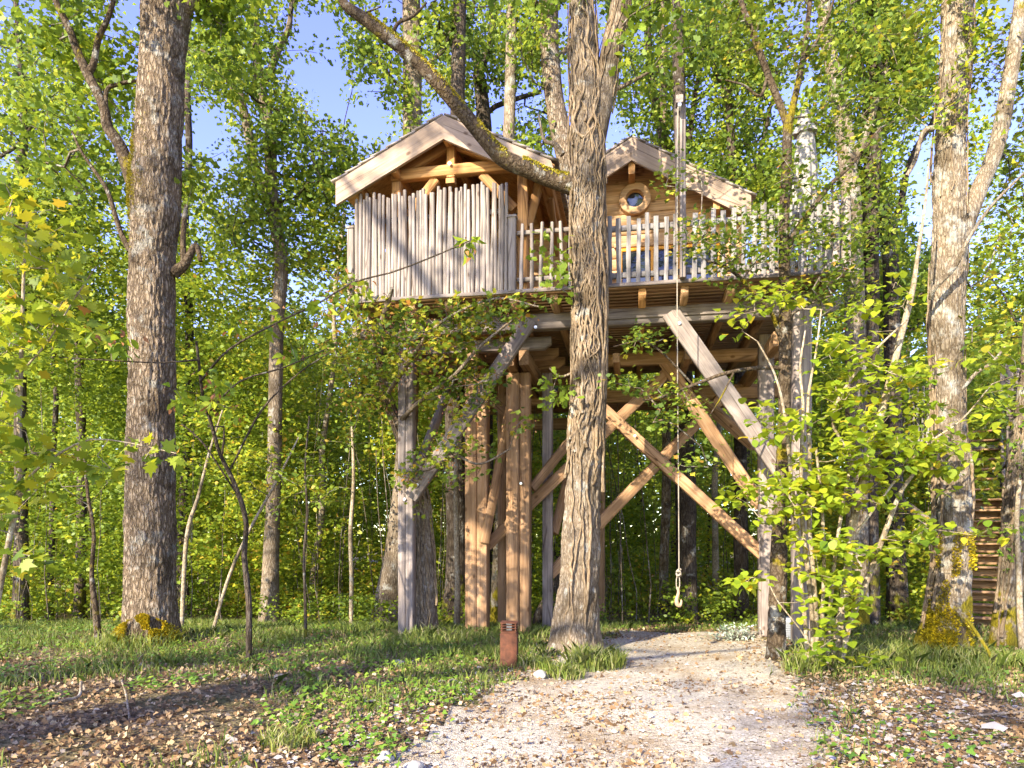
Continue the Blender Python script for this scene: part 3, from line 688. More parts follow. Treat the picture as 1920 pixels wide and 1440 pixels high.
# --- palisade of round poles
rp = np.random.default_rng(8)
a = -.56; i = 0
while a < 1.62:
    L = 1.49+rp.uniform(-.05, .06)+(.07 if rp.random() < .12 else 0); r = rp.uniform(.023, .032)
    o = link('palisade_pole', pole_mesh('palisade_pole', 1.5, .027, M['pole'], int(rp.integers(0, 9))), TH)
    ln = rp.normal(0, .010)
    place(o, (a, .0+rp.uniform(-.008, .012), TZ-.02), (a+ln, .0, TZ+L), up=(0, 1, 0)); o.scale = (L/1.5, r/.027, r/.027)
    a += r*1.82+rp.uniform(-.003, .002)
for k in range(11):
    o = link('palisade_pole', pole_mesh('palisade_pole', 1.5, .027, M['pole'], k % 9), TH); L = 1.5+rp.uniform(-.08, .08)
    place(o, (-.60, .06+k*.058, TZ-.02), (-.60, .06+k*.058, TZ+L), up=(0, 1, 0)); o.scale = (L/1.5, 1, 1)
for z in (TZ+.35, TZ+1.15): timber('rail', (-.55, .07, z), (1.6, .07, z), .04, .07, M['grey'])
# --- railing
def rpost(a, d, z1, w=.09, cap=True):
    o = timber('railing_post', (a, d, TZ), (a, d, z1), w, w, M['pole'], up=(0, 1, 0))
    if cap: c = timber('post_cap', (0, 0, 0), (.03, 0, 0), w+.03, w+.03, M['pole'], up=(0, 0, 1), parent=o); c.matrix_local = Matrix.Translation((z1-TZ, 0, 0))
rpost(1.68, -.01, 5.79, .1); rpost(-.70, .12, 5.88, .1); rpost(5.93, 0, 5.72, .1, False); rpost(5.80, -.04, 5.76, .08, False); rpost(-.72, .9, 5.8, .09)
for z, a0, a1 in ((5.60, 1.74, 2.95), (4.96, 1.74, 2.95)): timber('rail', (a0, .03, z), (a1, .03, z), .045, .06, M['pole'])
for z in (5.555, 4.93): timber('rail', (2.95, .03, z), (5.9, .03, z), .045, .075, M['picket'])
for k in range(9):
    o = link('picket', pole_mesh('picket', .9, .027, M['pole'], k), TH); L = .9+rp.uniform(-.02, .03)
    a = 1.82+k*.132; place(o, (a, -.02, TZ+.005), (a+rp.normal(0, .008), -.02, TZ+L), up=(0, 1, 0))
a = 3.0; k = 0
while a < 5.76:
    L = .87+rp.uniform(-.03, .07); wv = rp.uniform(.05, .075)
    o = timber('picket', (a, -.018, TZ+.005), (a+rp.normal(0, .008), -.018+rp.uniform(-.006, .006), TZ+L), wv, .026, M['picket'], up=(0, 1, 0), wav=.09)
    a += .118+rp.uniform(-.015, .015)
for k in range(9): timber('picket', (5.97, .16+k*.13, TZ+.005), (5.97, .16+k*.13, TZ+.9+rp.uniform(-.02, .05)), .026, .06, M['picket'], up=(0, 1, 0))
timber('rail', (5.94, .05, 5.56), (5.94, 1.4, 5.56), .05, .07, M['picket'])
# --- roofs
def slab(name, pts, mat, parent=None):
    """prism of an a-z polygon; pts list of (a,z), d0..d1"""
def roof_side(apex, eave, d0, d1, n, parent, over=.045):
    (a0, z0), (a1, z1) = apex, eave; s = Soup(); u = np.array([a1-a0, z1-z0]); L = np.linalg.norm(u); u /= L
    nrm = np.array([-u[1], u[0]]);  nrm = nrm if nrm[1] > 0 else -nrm
    for k in range(n):
        t0, t1 = L*k/n, L*(k+1)/n+over
        b0, b1 = np.array([a0, z0])+u*t0, np.array([a0, z0])+u*t1
        lo, hi, th = .012, .038, .022
        q = [b0+nrm*lo, b1+nrm*hi, b1+nrm*(hi+th), b0+nrm*(lo+th)]
        w_ = .16; m = int((d1-d0)/w_)
        for j in range(m):
            e0, e1 = d0+(d1-d0)*j/m, d0+(d1-d0)*(j+1)/m-.006; jj = RNG.uniform(-.02, .012)
            qq = [q[0], q[1]+u*jj, q[2]+u*jj, q[3]]
            V = np.array([(p_[0], e, p_[1]) for e in (e0, e1) for p_ in qq])
            s.add(V, [(3, 2, 1, 0), (4, 5, 6, 7), (0, 1, 5, 4), (1, 2, 6, 5), (2, 3, 7, 6), (3, 0, 4, 7)])
    return s.build('shingles', M['shingle'], parent)
def prism(name, poly, d0, d1, mat, parent=None):
    poly = np.array(poly, float); n = len(poly); s = Soup()
    V = np.array([(p_[0], d, p_[1]) for d in (d0, d1) for p_ in poly])
    s.add(V, np.arange(n)[None, :]); s.add(V, np.arange(n, 2*n)[None, ::-1])
    j = np.arange(n); j2 = (j+1) % n; s.add(V, np.stack([j2, j, j+n, j2+n], -1))
    return s.build(name, mat, parent or TH)
def roof(apex, el, er, d0, d1, n):
    A = np.array(apex)
    r = None
    for e in (el, er):
        E_ = np.array(e); u = (E_-A)/np.linalg.norm(E_-A); nn = np.array([-u[1], u[0]]); nn = nn if nn[1] > 0 else -nn
        q = [A, E_, E_-np.array([0, .035]), A-np.array([0, .035])]
        if e is el: q = q[::-1]
        if r is None: r = prism('roof', q, d0+.02, d1, M['larch'])
        else: prism('soffit', q, d0+.02, d1, M['larch'], r)
        roof_side(apex, e, d0-.05, d1, n, r)
    return r
def rake(name, A, E_, d, h, t, mat, curve=False):
    A = np.array(A, float); E_ = np.array(E_, float); L = np.linalg.norm(E_-A); sg = 1 if E_[0] > A[0] else -1
    th = math.atan2(A[1]-E_[1], abs(E_[0]-A[0])); hp = h/math.cos(th)
    pl = [(0, 0), (L, 0), (L+h*math.tan(th), -h), (h*math.tan(th), -h)]
    if curve: pl = [(0, 0), (L-.02, 0), (L+.05, -h*.25), (L+.02, -h*.6), (L+.10, -h*.8), (L+.02, -h), (h*math.tan(th), -h)]
    n = len(pl); s = Soup(); V = np.array([(x, y, z) for y in (0, t) for x, z in pl])
    s.add(V, np.arange(n)[None, :]); s.add(V, np.arange(n, 2*n)[None, ::-1]); j = np.arange(n); j2 = (j+1) % n; s.add(V, np.stack([j2, j, j+n, j2+n], -1))
    o = s.build(name, mat, TH); x = Vector((E_[0]-A[0], 0, E_[1]-A[1])).normalized()
    y = Vector((0, 1, 0)); z = Vector((-x[2]*1, 0, x[0])) if sg > 0 else Vector((x[2], 0, -x[0]))
    o.matrix_local = Matrix(((x[0], y[0], z[0], A[0]), (x[1], y[1], z[1], d), (x[2], y[2], z[2], A[1]), (0, 0, 0, 1)))
    return o
# left cabin
AL, LL, LR = (.74, 7.23), (-.84, 6.45), (2.26, 6.45)
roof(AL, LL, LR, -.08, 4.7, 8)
rake('rake_board', AL, (-.83, 6.455), -.13, .29, .045, M['fascia']); rake('rake_board', AL, (2.24, 6.46), -.13, .29, .045, M['fascia'], True)
# right cabin
AR, RL, RR = (3.28, 7.60), (2.30, 7.02), (5.05, 6.55)
roof(AR, RL, RR, 1.55, 4.7, 9)
rake('rake_board', AR, (2.30, 7.02), 1.5, .30, .045, M['fascia']); rake('rake_board', AR, (5.04, 6.555), 1.5, .30, .045, M['fascia'])
def zr(a, A, l, r): return np.where(a < A[0], np.interp(a, [l[0], A[0]], [l[1], A[1]]), np.interp(a, [A[0], r[0]], [A[1], r[1]]))-.04
def cladding(name, a0, a1, z0, zt, d, roofp, rowh=.165, mat='clad', sd=0, parent=None):
    s = Soup(); n = max(2, int((a1-a0)/.09)); a = np.linspace(a0, a1, n+1); zz = z0; k = 0
    top = zr(a, *roofp) if roofp else np.full(n+1, zt)
    while zz < top.max():
        hh = rowh*RNG.uniform(.85, 1.2); wv = .03*(n2(a, a*0+k*3.3, 1.3, 60+sd)-.5)+.012*(n2(a, a*0+k*5.3, 6, 61+sd)-.5)
        zb = np.minimum(zz-.02+wv, top); zu = np.minimum(zz+hh+.02, top)
        V = np.concatenate([np.stack([a, np.full(n+1, d-.032), zb], 1), np.stack([a, np.full(n+1, d-.008), zu], 1), np.stack([a, np.full(n+1, d), zb], 1)])
        j = np.arange(n); ok = ((zu-zb)[:-1]+(zu-zb)[1:]) > .01; j = j[ok]
        if len(j): s.add(V, np.concatenate([np.stack([j, j+1, j+n+2, j+n+1], -1), np.stack([j+2*n+2, j+2*n+3, j+1, j], -1)]))
        zz += hh; k += 1
    # backing sheet
    V = np.concatenate([np.stack([a, np.full(n+1, d+.001), np.full(n+1, z0)], 1), np.stack([a, np.full(n+1, d+.001), top], 1), np.stack([a, np.full(n+1, d+.06), np.full(n+1, z0)], 1), np.stack([a, np.full(n+1, d+.06), top], 1)])
    j = np.arange(n); s.add(V, np.concatenate([np.stack([j, j+1, j+n+2, j+n+1], -1), np.stack([j+3*n+3, j+3*n+4, j+2*n+3, j+2*n+2], -1)]))
    return s.build(name, M[mat], parent or TH)
cladding('gable_wall', 2.30, 4.98, TZ, 0, 2.0, (AR, RL, RR), sd=1)
cladding('gable_wall', -.30, 2.24, TZ, 0, 1.9, (AL, LL, LR), mat='clad', sd=2)
cladding('rear_wall', -.30, 4.98, TZ, 6.4, 4.6, None, sd=3)
timber('side_wall', (-.27, 1.97, (TZ+6.5)/2), (-.27, 4.59, (TZ+6.5)/2), .05, 6.5-TZ, M['clad'])
timber('side_wall', (4.95, 2.07, (TZ+6.4)/2), (4.95, 4.59, (TZ+6.4)/2), .05, 6.4-TZ, M['clad'])
# annex at the right end
cladding('annex_wall', 5.0, 6.0, TZ, 5.72, 2.3, None, mat='fascia', sd=4)
timber('annex_roof', (5.1, 3.2, 5.83), (6.15, 3.2, 5.70), 2.1, .04, M['larch'])
w = timber('window', (5.6, 2.25, 5.02), (5.6, 2.25, 5.42), .28, .04, M['greybox'], up=(0, 1, 0)); timber('pane', (.03, 0, .024), (.37, 0, .024), .22, .006, M['glass'], parent=w)
# round window
def ringm(r0, r1, t, mat, name, parent, loc):
    n = 40; a = np.linspace(0, 2*np.pi, n, endpoint=False); s = Soup(); prof = [(r0, 0), (r0, -t), (r0+.01, -t-.008), (r1-.01, -t-.008), (r1, -t), (r1, 0)]
    V = np.array([(r*math.cos(x), y, r*math.sin(x)) for r, y in prof for x in a]); j = np.arange(n); j2 = (j+1) % n
    for k in range(len(prof)-1): s.add(V, np.stack([k*n+j, k*n+j2, (k+1)*n+j2, (k+1)*n+j], -1)[:, ::-1])
    o = s.build(name, mat, parent, smooth=False); o.location = loc; return o
rw = ringm(.14, .25, .12, M['clad'], 'round_window', TH, (3.33, 1.99, 6.84)); ringm(.128, .152, .05, M['larch'], 'sash', rw, (0, 0, 0))
s = Soup(); a = np.linspace(0, 2*np.pi, 40, endpoint=False); s.add(np.stack([.14*np.cos(a), a*0-.035, .14*np.sin(a)], 1), np.arange(40)[None, :]); s.build('pane', M['glass'], rw)
# orange framed windows
def window(a0, a1, z0, z1, d, mull):
    fw = .055; root = timber('window', (a0, d, z1), (a1, d, z1), .05, fw, M['wframe']); L = a1-a0; H = z1-z0
    def t_(n_, p0, p1, w_, h_, m_): return timber(n_, p0, p1, w_, h_, m_, parent=root)
    t_('frame', (0, 0, -H), (L, 0, -H), .05, fw, M['wframe'])
    for x in [fw/2, L-fw/2]+list(mull): timber('frame', (x, 0, -H+fw/2), (x, 0, -fw/2), .045, fw, M['wframe'], up=(0, 1, 0), parent=root)
    xs = [fw]+sum([[m_-fw/2, m_+fw/2] for m_ in mull], [])+[L-fw]
    for i in range(0, len(xs), 2): t_('pane', (xs[i], -.005, -H/2), (xs[i+1], -.005, -H/2), .008, H-fw, M['glass'])
window(3.08, 4.66, 4.98, 6.05, 1.955, [.52, .95])
timber('lintel', (3.0, 1.94, 6.12), (4.74, 1.94, 6.12), .05, .07, M['clad'])
for a_, z_ in ((3.28, 7.16),): timber('purlin_end', (a_, 1.56, z_), (a_, 1.96, z_), .1, .18, M['larch'])
for a_, z_ in ((4.55, 6.5),): timber('purlin_end', (a_, 1.56, z_), (a_, 1.96, z_), .1, .16, M['larch'])
# left porch frame
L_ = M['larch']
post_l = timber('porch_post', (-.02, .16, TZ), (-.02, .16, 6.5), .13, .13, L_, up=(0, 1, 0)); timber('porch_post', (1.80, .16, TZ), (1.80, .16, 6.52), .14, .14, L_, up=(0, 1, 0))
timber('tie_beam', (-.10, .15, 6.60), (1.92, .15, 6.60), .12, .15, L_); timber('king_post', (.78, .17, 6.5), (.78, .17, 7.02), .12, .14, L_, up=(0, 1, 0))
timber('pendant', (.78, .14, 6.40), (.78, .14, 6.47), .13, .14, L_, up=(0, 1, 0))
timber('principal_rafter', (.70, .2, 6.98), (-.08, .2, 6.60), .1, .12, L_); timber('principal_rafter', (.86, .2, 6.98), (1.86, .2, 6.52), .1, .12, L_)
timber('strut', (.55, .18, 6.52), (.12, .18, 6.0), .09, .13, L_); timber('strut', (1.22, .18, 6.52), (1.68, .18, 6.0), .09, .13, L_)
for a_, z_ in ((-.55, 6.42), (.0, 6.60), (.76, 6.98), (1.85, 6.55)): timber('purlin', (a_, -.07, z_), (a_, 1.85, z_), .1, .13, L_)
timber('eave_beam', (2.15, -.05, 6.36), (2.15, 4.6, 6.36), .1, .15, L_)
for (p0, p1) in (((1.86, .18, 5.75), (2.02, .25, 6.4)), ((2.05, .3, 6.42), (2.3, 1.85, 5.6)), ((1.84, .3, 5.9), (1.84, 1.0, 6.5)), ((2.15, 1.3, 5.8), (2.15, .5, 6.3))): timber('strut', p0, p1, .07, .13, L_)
# hoist
timber('hoist_post', (3.93, -.10, 4.80), (3.93, -.10, 7.02), .075, .09, M['grey'], up=(0, 1, 0))
timber('hoist_post', (3.855, -.10, 5.0), (3.855, -.10, 7.0), .035, .08, M['grey'], up=(0, 1, 0)); timber('hoist_head', (3.88, -.26, 7.03), (3.88, .02, 7.03), .09, .10, M['grey'])
s = Soup(); tube(s, [(3.86, -.24, 6.94), (3.90, -.24, 6.94)], .05, 16); s.build('pulley', M['steel'], TH)
# --- rope with a carved hook
rr = empty('hanging_rope', tuple(Wd(3.86, -.29, 6.9))); tag(rr, 'long pale rope hanging from the hoist with a wooden hook at its end', 'rope')
s = Soup(); z = np.linspace(0, -5.85, 60); tube(s, np.stack([.012*np.sin(z*.8), .008*np.sin(z*1.1), z], 1), .007, 8); s.build('cord', M['rope'], rr, smooth=True)
s = Soup(); t_ = np.linspace(0, 4.2*np.pi, 60); tube(s, np.stack([.026*np.cos(t_)+.008, .026*np.sin(t_), -5.86-.012*t_/2+.012*np.sin(t_*1.7)], 1), .012, 8); s.build('knot', M['rope'], rr, smooth=True)
s = Soup(); t_ = np.linspace(0, 1, 14); tube(s, np.stack([.022*np.sin(t_*6.28), 0*t_, -5.93-.20*(.5-.5*np.cos(t_*6.28))], 1), .007, 6); s.build('loop', M['rope'], rr, smooth=True)
s = Soup(); hk = spline(np.array([(0, 0, -6.08, .018), (.004, 0, -6.16, .024), (-.018, 0, -6.24, .03), (-.01, 0, -6.30, .034), (.025, 0, -6.315, .028), (.042, 0, -6.27, .018), (.038, 0, -6.24, .012)]), .012); hk[:, 3] *= .8; tube(s, hk[:, :3], hk[:, 3], 14); s.build('hook', M['hook'], rr, smooth=True)
# --- closed parasol
pr = empty('parasol', tuple(Wd(5.66, .9, TZ))); tag(pr, 'closed grey parasol standing on the right end of the deck', 'parasol')
s = Soup(); tube(s, [(0, 0, 0), (0, 0, 2.5)], .022, 12); s.build('pole', M['grey'], pr, smooth=True)
def canopy(z0, z1, prof, name, mat, nf=8, amp=.22):
    s = Soup(); zz = np.linspace(z0, z1, 40); f = np.interp((zz-z0)/(z1-z0), *prof)
    def fn(V, r, a): 
        tt = (V[..., 2]-z0)/(z1-z0); return r*(1+amp*np.cos(nf*a+1.5*tt)*np.clip(1.15-tt, 0, 1)+.07*np.cos(3*a+4*tt))
    tube(s, np.stack([0*zz, 0*zz, zz], 1), f, 64, fn=fn); return s.build(name, mat, pr, smooth=True)
canopy(.95, 2.42, ([0, .04, .12, .35, .6, .85, .97, 1], [.07, .13, .12, .15, .145, .115, .09, .06]), 'canopy', M['canvas'])
canopy(2.26, 2.60, ([0, .1, .3, .7, .95, 1], [.15, .145, .12, .09, .06, .02]), 'top_vent', M['canvas'], 8, .12)
s = Soup(); tube(s, [(0, 0, 1.22), (0, 0, 1.26)], .125, 24); s.build('strap', M['canvas'], pr)
s = Soup(); tube(s, [(0, 0, 0), (0, 0, .06), (0, 0, .1)], [.26, .26, .05], 24); s.build('base', M['greybox'], pr)
# --- flower ornament on the cabin wall
orn = empty('wall_ornament', tuple(Wd(2.02, 1.80, 5.22))); tag(orn, 'small yellow and black flower ornament on the cabin wall behind the railing', 'ornament'); orn.rotation_euler = (0, 0, RZ)
s = Soup()
for k in range(8):
    t_ = k*math.pi/4; tube(s, [(.03*math.cos(t_), 0, .03*math.sin(t_)), (.065*math.cos(t_), -.008, .065*math.sin(t_)), (.095*math.cos(t_), 0, .095*math.sin(t_))], [.012, .024, .008], 8)
s.build('petals', M['yellow'], orn); s = Soup(); tube(s, [(0, .02, 0), (0, -.02, 0)], .034, 18); s.build('centre', M['black'], orn)
# ------------------------------------------------------------------ rusty bollard light
bx_, by_ = P(955, 1248, 7.75)[:2]; bz = float(gz(bx_, by_))
bo = empty('bollard_light', (bx_, by_, bz), D2R(-6)); tag(bo, 'square rusty steel bollard light with louvred head beside the gravel path', 'bollard')
def bbox(name, x0, x1, y0, y1, z0, z1, mat, parent, bev=.003):
    o = link(name, beam_mesh(name, z1-z0, x1-x0, y1-y0, mat, bev), parent)
    o.matrix_local = Matrix(((0, 1, 0, (x0+x1)/2), (0, 0, 1, (y0+y1)/2), (1, 0, 0, z0), (0, 0, 0, 1))); return o
bbox('body', -.095, .095, -.095, .095, -.05, .385, M['corten'], bo)
bbox('louvre', -.086, .086, -.086, .086, .387, .400, M['corten'], bo)
for k in range(3): bbox('louvre', -.095, .095, -.095, .095, .408+k*.030, .414+k*.030, M['corten'], bo, .001)
bbox('cap', -.095, .095, -.095, .095, .497, .507, M['corten'], bo)
for sx in (-1, 1):
    for sy in (-1, 1): bbox('corner_bar', sx*.078-.007, sx*.078+.007, sy*.078-.007, sy*.078+.007, .400, .4965, M['corten'], bo, .001)
bbox('lamp', -.03, .03, -.03, .03, .401, .492, M['white'], bo)
# ------------------------------------------------------------------ grey slatted unit behind the hazel
ux, uy = P(1482, 1213, 9.8)[:2]; un = empty('ventilation_unit', (ux, uy, float(gz(ux, uy))), D2R(-8)); tag(un, 'small grey slatted metal unit on the ground behind the hazel stems', 'ventilation unit')
bbox('casing', -.2, .2, -.1, .1, 0, .30, M['greybox'], un)
for k in range(8): bbox('slat', -.18, .18, -.118, -.101, .03+k*.032, .045+k*.032, M['white'] if k == 7 else M['greybox'], un, .001)
# ------------------------------------------------------------------ staircase behind the right oak
sx_, sy_ = P(1836, 1195, 11.2)[:2]; sz = float(gz(sx_, sy_))
st = empty('staircase', (sx_, sy_, sz), D2R(-32)); tag(st, 'wooden stairs with a pole guard climbing behind the mossy right oak', 'staircase')
for k in range(18):
    y_ = k*.17; timber('tread', (-.42, y_, .2+k*.2), (.42, y_, .2+k*.2), .24, .035, M['post'], parent=st)
    if k < 11: timber('riser', (-.42, y_+.1, .11+k*.2), (.42, y_+.1, .11+k*.2), .02, .14, M['under_d'], parent=st)
for x_ in (-.46, .46): timber('stringer', (x_, -.15, .02), (x_, 3.1, 3.85), .05, .24, M['grey'], parent=st)
for x_, y_, z_ in ((-.52, -.1, 3.4), (.52, -.1, 4.2), (.52, 1.6, 4.6), (-.52, 3.1, 4.8), (.52, 3.1, 4.8)): timber('post', (x_, y_, -.2), (x_, y_, z_), .1, .1, M['grey'], up=(0, 1, 0), parent=st)
for k in range(16):
    o = link('guard_pole', pole_mesh('guard_pole', 1.3, .03, M['picket'], k % 5), st); z_ = 1.2+k*.16
    place(o, (.58, -.1+k*.2, z_), (.58, -.1+k*.2, z_+1.4), up=(0, 1, 0))
for k in range(18):
    o = link('guard_pole', pole_mesh('guard_pole', 1.3, .03, M['picket'], k % 5), st)
    place(o, (-2.2+k*.085, 2.8, 3.3), (-2.2+k*.085, 2.8, 4.5+.1*math.sin(k*2.3)), up=(0, 1, 0))
timber('landing', (-2.3, 2.95, 3.25), (.5, 2.95, 3.25), .8, .08, M['grey'], parent=st); timber('brace', (-2.2, 2.7, 3.1), (-.5, 2.9, 1.6), .1, .18, M['grey'], parent=st)
# ------------------------------------------------------------------ trees standing round the treehouse
def vines(t_pts, n, r0, r1, rgv, mat, root, name='vine', z0=0, z1=None, up=1.0, wind=1.2, lim=None):
    """stems of ivy crawling up a trunk given as rows x y z r; returns the soup object"""
    q = spline(t_pts, .12); s = Soup(); zz = q[:, 2]
    for k in range(n):
        a0 = rgv.uniform(-math.pi, 0) if lim is None else rgv.uniform(*lim); za = rgv.uniform(z0-.1, z0+.5*up) if k % 2 else rgv.uniform(z0, (z1 or zz[-1])*.8)
        L = rgv.uniform(1.5, 4.5); zb = min(za+L, z1 or zz[-1]); z = np.arange(za, zb, .09)
        if len(z) < 5: continue
        cx_, cy__, rr_ = (np.interp(z, zz, q[:, i]) for i in (0, 1, 3))
        a = a0+np.cumsum(rgv.normal(0, .07*wind, len(z)))+rgv.uniform(.02, .22)*np.sin(z*rgv.uniform(.8, 2.6)+k*1.7); r = rgv.uniform(r0, r1)
        R_o = rr_*(1.0+.04*np.sin(z*rgv.uniform(2, 6)+k))+r*.7+.008
        pts = np.stack([cx_+np.cos(a)*R_o, cy__+np.sin(a)*R_o, z], 1); pts = spline(np.column_stack([pts, r*np.linspace(1.1, .5, len(z))*(1+.2*np.sin(z*9+k))]), .05)
        tube(s, pts[:, :3], pts[:, 3], 6)
    return s.build(name, mat, root, smooth=True)

def ivy_leaves(t_pts, zlo, zhi, n, rgv, root, size=.075, out=.12, lim=(-3.4, .3), name='ivy_leaves', clump=1.5, thr=.4, mat='ivy'):
    q = spline(t_pts, .12); z = rgv.uniform(zlo, zhi, n); a = rgv.uniform(*lim, n)
    cx_, cy__, rr_ = (np.interp(z, q[:, 2], q[:, i]) for i in (0, 1, 3))
    k = vnoise(np.stack([a*1.6, z*clump, z*0], 1), 77) > thr; z, a, cx_, cy__, rr_ = z[k], a[k], cx_[k], cy__[k], rr_[k]
    rad = rr_+rgv.uniform(.02, out, len(z)); pos = np.stack([cx_+np.cos(a)*rad, cy__+np.sin(a)*rad, z], 1)
    s = Soup(); put_leaves(s, pos, T_IVY, size, up=.25, droop=.6, rng=rgv, out=np.stack([np.cos(a), np.sin(a), -.3+0*a], 1)*.9, tint=np.clip(rgv.normal(.6, .25, len(z)), 0, 1))
    return s.build(name, M[mat], root)

# 1 big oak left
T1 = [(282, 1210, 112), (282, 1170, 108), (282, 1100, 103), (282, 1000, 100), (283, 900, 98), (283, 800, 94), (285, 700, 92), (284, 600, 93), (286, 500, 90), (290, 420, 95), (292, 340, 100), (298, 250, 92), (303, 150, 92), (309, 50, 93), (313, -30, 92), (320, -250, 74), (330, -550, 50)]
r_, t_ = make_tree('oak_tree', 'big straight oak with yellow moss at its foot left in the foreground', 'tree', [T1,
    [(255, 350, 36, 9.4), (238, 305, 30), (222, 268, 25), (202, 238, 23), (197, 210, 21), (186, 180, 20), (165, 140, 20), (145, 95, 17), (128, 50, 15), (104, 0, 13), (80, -80, 9)],
    [(165, 138, 17), (176, 118, 14), (184, 75, 13), (204, 30, 11), (218, -20, 9), (235, -100, 6)], [(200, 215, 9), (200, 170, 8), (222, 158, 8), (262, 150, 5)],
    [(245, 470, 15), (228, 440, 11), (215, 400, 10), (200, 355, 9), (170, 310, 7), (150, 280, 6), (135, 246, 4)],
    [(325, 512, 26), (345, 497, 19), (356, 478, 15), (368, 460, 12), (376, 490, 8)], [(345, 497, 13), (343, 450, 11), (346, 410, 10), (350, 385, 8)],
    [(320, 40, 34), (360, 0, 28), (400, -60, 20)]],
    [(130, 60, 10.2, 130, 90, 1.0, 40), (220, 120, 10, 60, 80, .6, 14), (130, 200, 10.2, 110, 90, .9, 24), (160, 320, 10.5, 100, 70, .9, 22), (350, 350, 10, 50, 60, .5, 10), (400, -40, 9.8, 110, 90, 1, 26), (160, -90, 9.6, 200, 80, 1.2, 40), (430, 60, 10, 60, 70, .5, 14)],
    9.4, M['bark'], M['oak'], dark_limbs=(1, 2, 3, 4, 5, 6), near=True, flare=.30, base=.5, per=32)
# moss cushion at the foot
q = spline(pxpath(T1[:5], 9.4), .1); rg1 = np.random.default_rng(3); n_ = 17000; aa = rg1.normal(-1.35, .45, n_); zz = gz(-4.98, 9.4)+.02+.42*rg1.random(n_)**.9
zz -= .2*np.abs(aa+1.3)*(zz > .15); k = (zz > gz(-4.98, 9.4)); aa, zz = aa[k], zz[k]
cx1, cy1, rr1 = (np.interp(zz, q[:, 2], q[:, i]) for i in (0, 1, 3)); fl = 1+.30*1.75*np.exp(-(zz+.12)/.22); bump_ = .06*np.exp(-((aa+1.3)/.4)**2-((zz-.16)/.2)**2)
rad = rr1*fl+bump_+.02+rg1.uniform(-.02, .03, len(zz)); kk = vnoise(np.stack([aa*5, zz*7, 0*zz], 1), 9) > .27; aa, zz, rad, cx1, cy1 = aa[kk], zz[kk], rad[kk], cx1[kk], cy1[kk]; pos = np.stack([cx1+np.cos(aa)*rad, cy1+np.sin(aa)*rad, zz], 1)
s = Soup(); put_leaves(s, pos, T_LONG, .026, up=.2, droop=-.2, rng=rg1, out=np.stack([np.cos(aa), np.sin(aa), .3+0*aa], 1), tint=np.clip(rg1.normal(.55, .25, len(zz)), 0, 1))
o = n_ = 4200; am = rg1.normal(-2.4, .35, n_); zm = rg1.normal(6.35, .38, n_); kk = vnoise(np.stack([am*5, zm*5, 0*zm], 1), 19) > .45; am, zm = am[kk], zm[kk]
qq = spline(pxpath(T1, 9.4), .1); cm, ym, rm = (np.interp(zm, qq[:, 2], qq[:, i]) for i in (0, 1, 3)); rm = rm+rg1.uniform(-.005, .02, len(zm))
put_leaves(s, np.stack([cm+np.cos(am)*rm, ym+np.sin(am)*rm, zm], 1), T_LONG, .022, up=.2, droop=-.2, rng=rg1, out=np.stack([np.cos(am), np.sin(am), .3+0*am], 1), tint=np.clip(rg1.normal(.2, .15, len(zm)), 0, 1))
s.build('moss', M['moss'], r_); rebase(r_, r_.location)

# 2 vine covered oak in the centre
T2 = [(1076, 1206, 92), (1080, 1160, 84), (1087, 1080, 76), (1090, 1000, 72), (1094, 900, 66), (1100, 800, 64), (1104, 700, 64), (1105, 600, 62), (1104, 500, 62), (1102, 400, 62), (1100, 300, 62), (1098, 230, 60), (1096, 150, 54), (1093, 50, 48), (1091, 0, 46), (1088, -250, 36), (1085, -500, 22)]
T2f = [(1108, 300, 44), (1122, 230, 40), (1134, 170, 40), (1144, 100, 38), (1158, 40, 36), (1167, -20, 34), (1185, -200, 26), (1210, -400, 16)]
r_, t_ = make_tree('oak_tree', 'forked oak wrapped in bare ivy stems, its mossy limb crossing the left roof', 'tree', [T2, T2f,
    [(1085, 352, 36), (1060, 344, 33), (1030, 335, 30), (985, 315, 31, 8.8), (945, 298, 30, 8.75), (915, 268, 28, 8.7), (880, 225, 27, 8.65), (850, 190, 26, 8.6), (815, 150, 25, 8.5), (780, 115, 24, 8.5), (735, 76, 23, 8.5), (690, 40, 22, 8.5), (655, 16, 19, 8.5), (642, 2, 15, 8.5), (630, -30, 8, 8.5)],
    [(1130, 175, 8), (1160, 165, 8), (1200, 145, 6), (1235, 124, 4)], [(735, 76, 8, 8.5), (745, 45, 7, 8.5), (775, 30, 5, 8.5), (800, 5, 3, 8.5)], [(660, 20, 6, 8.5), (680, 25, 4, 8.5), (715, 12, 3, 8.5)],
    [(1055, 290, 12, 8.9), (1040, 270, 9, 8.9), (1020, 262, 6, 8.9), (1010, 215, 4, 8.9)], [(1072, 700, 5), (1050, 706, 4), (1030, 690, 3)]],
    [(1230, 70, 8.9, 90, 70, .7, 18), (1180, -60, 8.8, 170, 90, 1, 30), (1020, -40, 8.9, 100, 60, .8, 16), (1040, 730, 8.7, 12, 18, .1, 3), (1042, 480, 8.7, 14, 25, .1, 3), (1045, 545, 8.7, 14, 12, .1, 2)],
    8.85, M['bark_ivy'], M['oak'], dark_limbs=(2, 4, 5), near=True, flare=.36, per=20)
rgv = np.random.default_rng(21)
vines(pxpath(T2, 8.85), 56, .006, .018, rgv, M['vine'], r_, wind=2.0, z0=2.2, z1=8.9); vines(pxpath(T2, 8.85), 9, .012, .024, rgv, M['vine'], r_, z0=.0, z1=5.5, wind=.7)
vines(pxpath(T2f, 8.85), 10, .005, .01, rgv, M['vine'], r_, z0=6.8, z1=9.5)
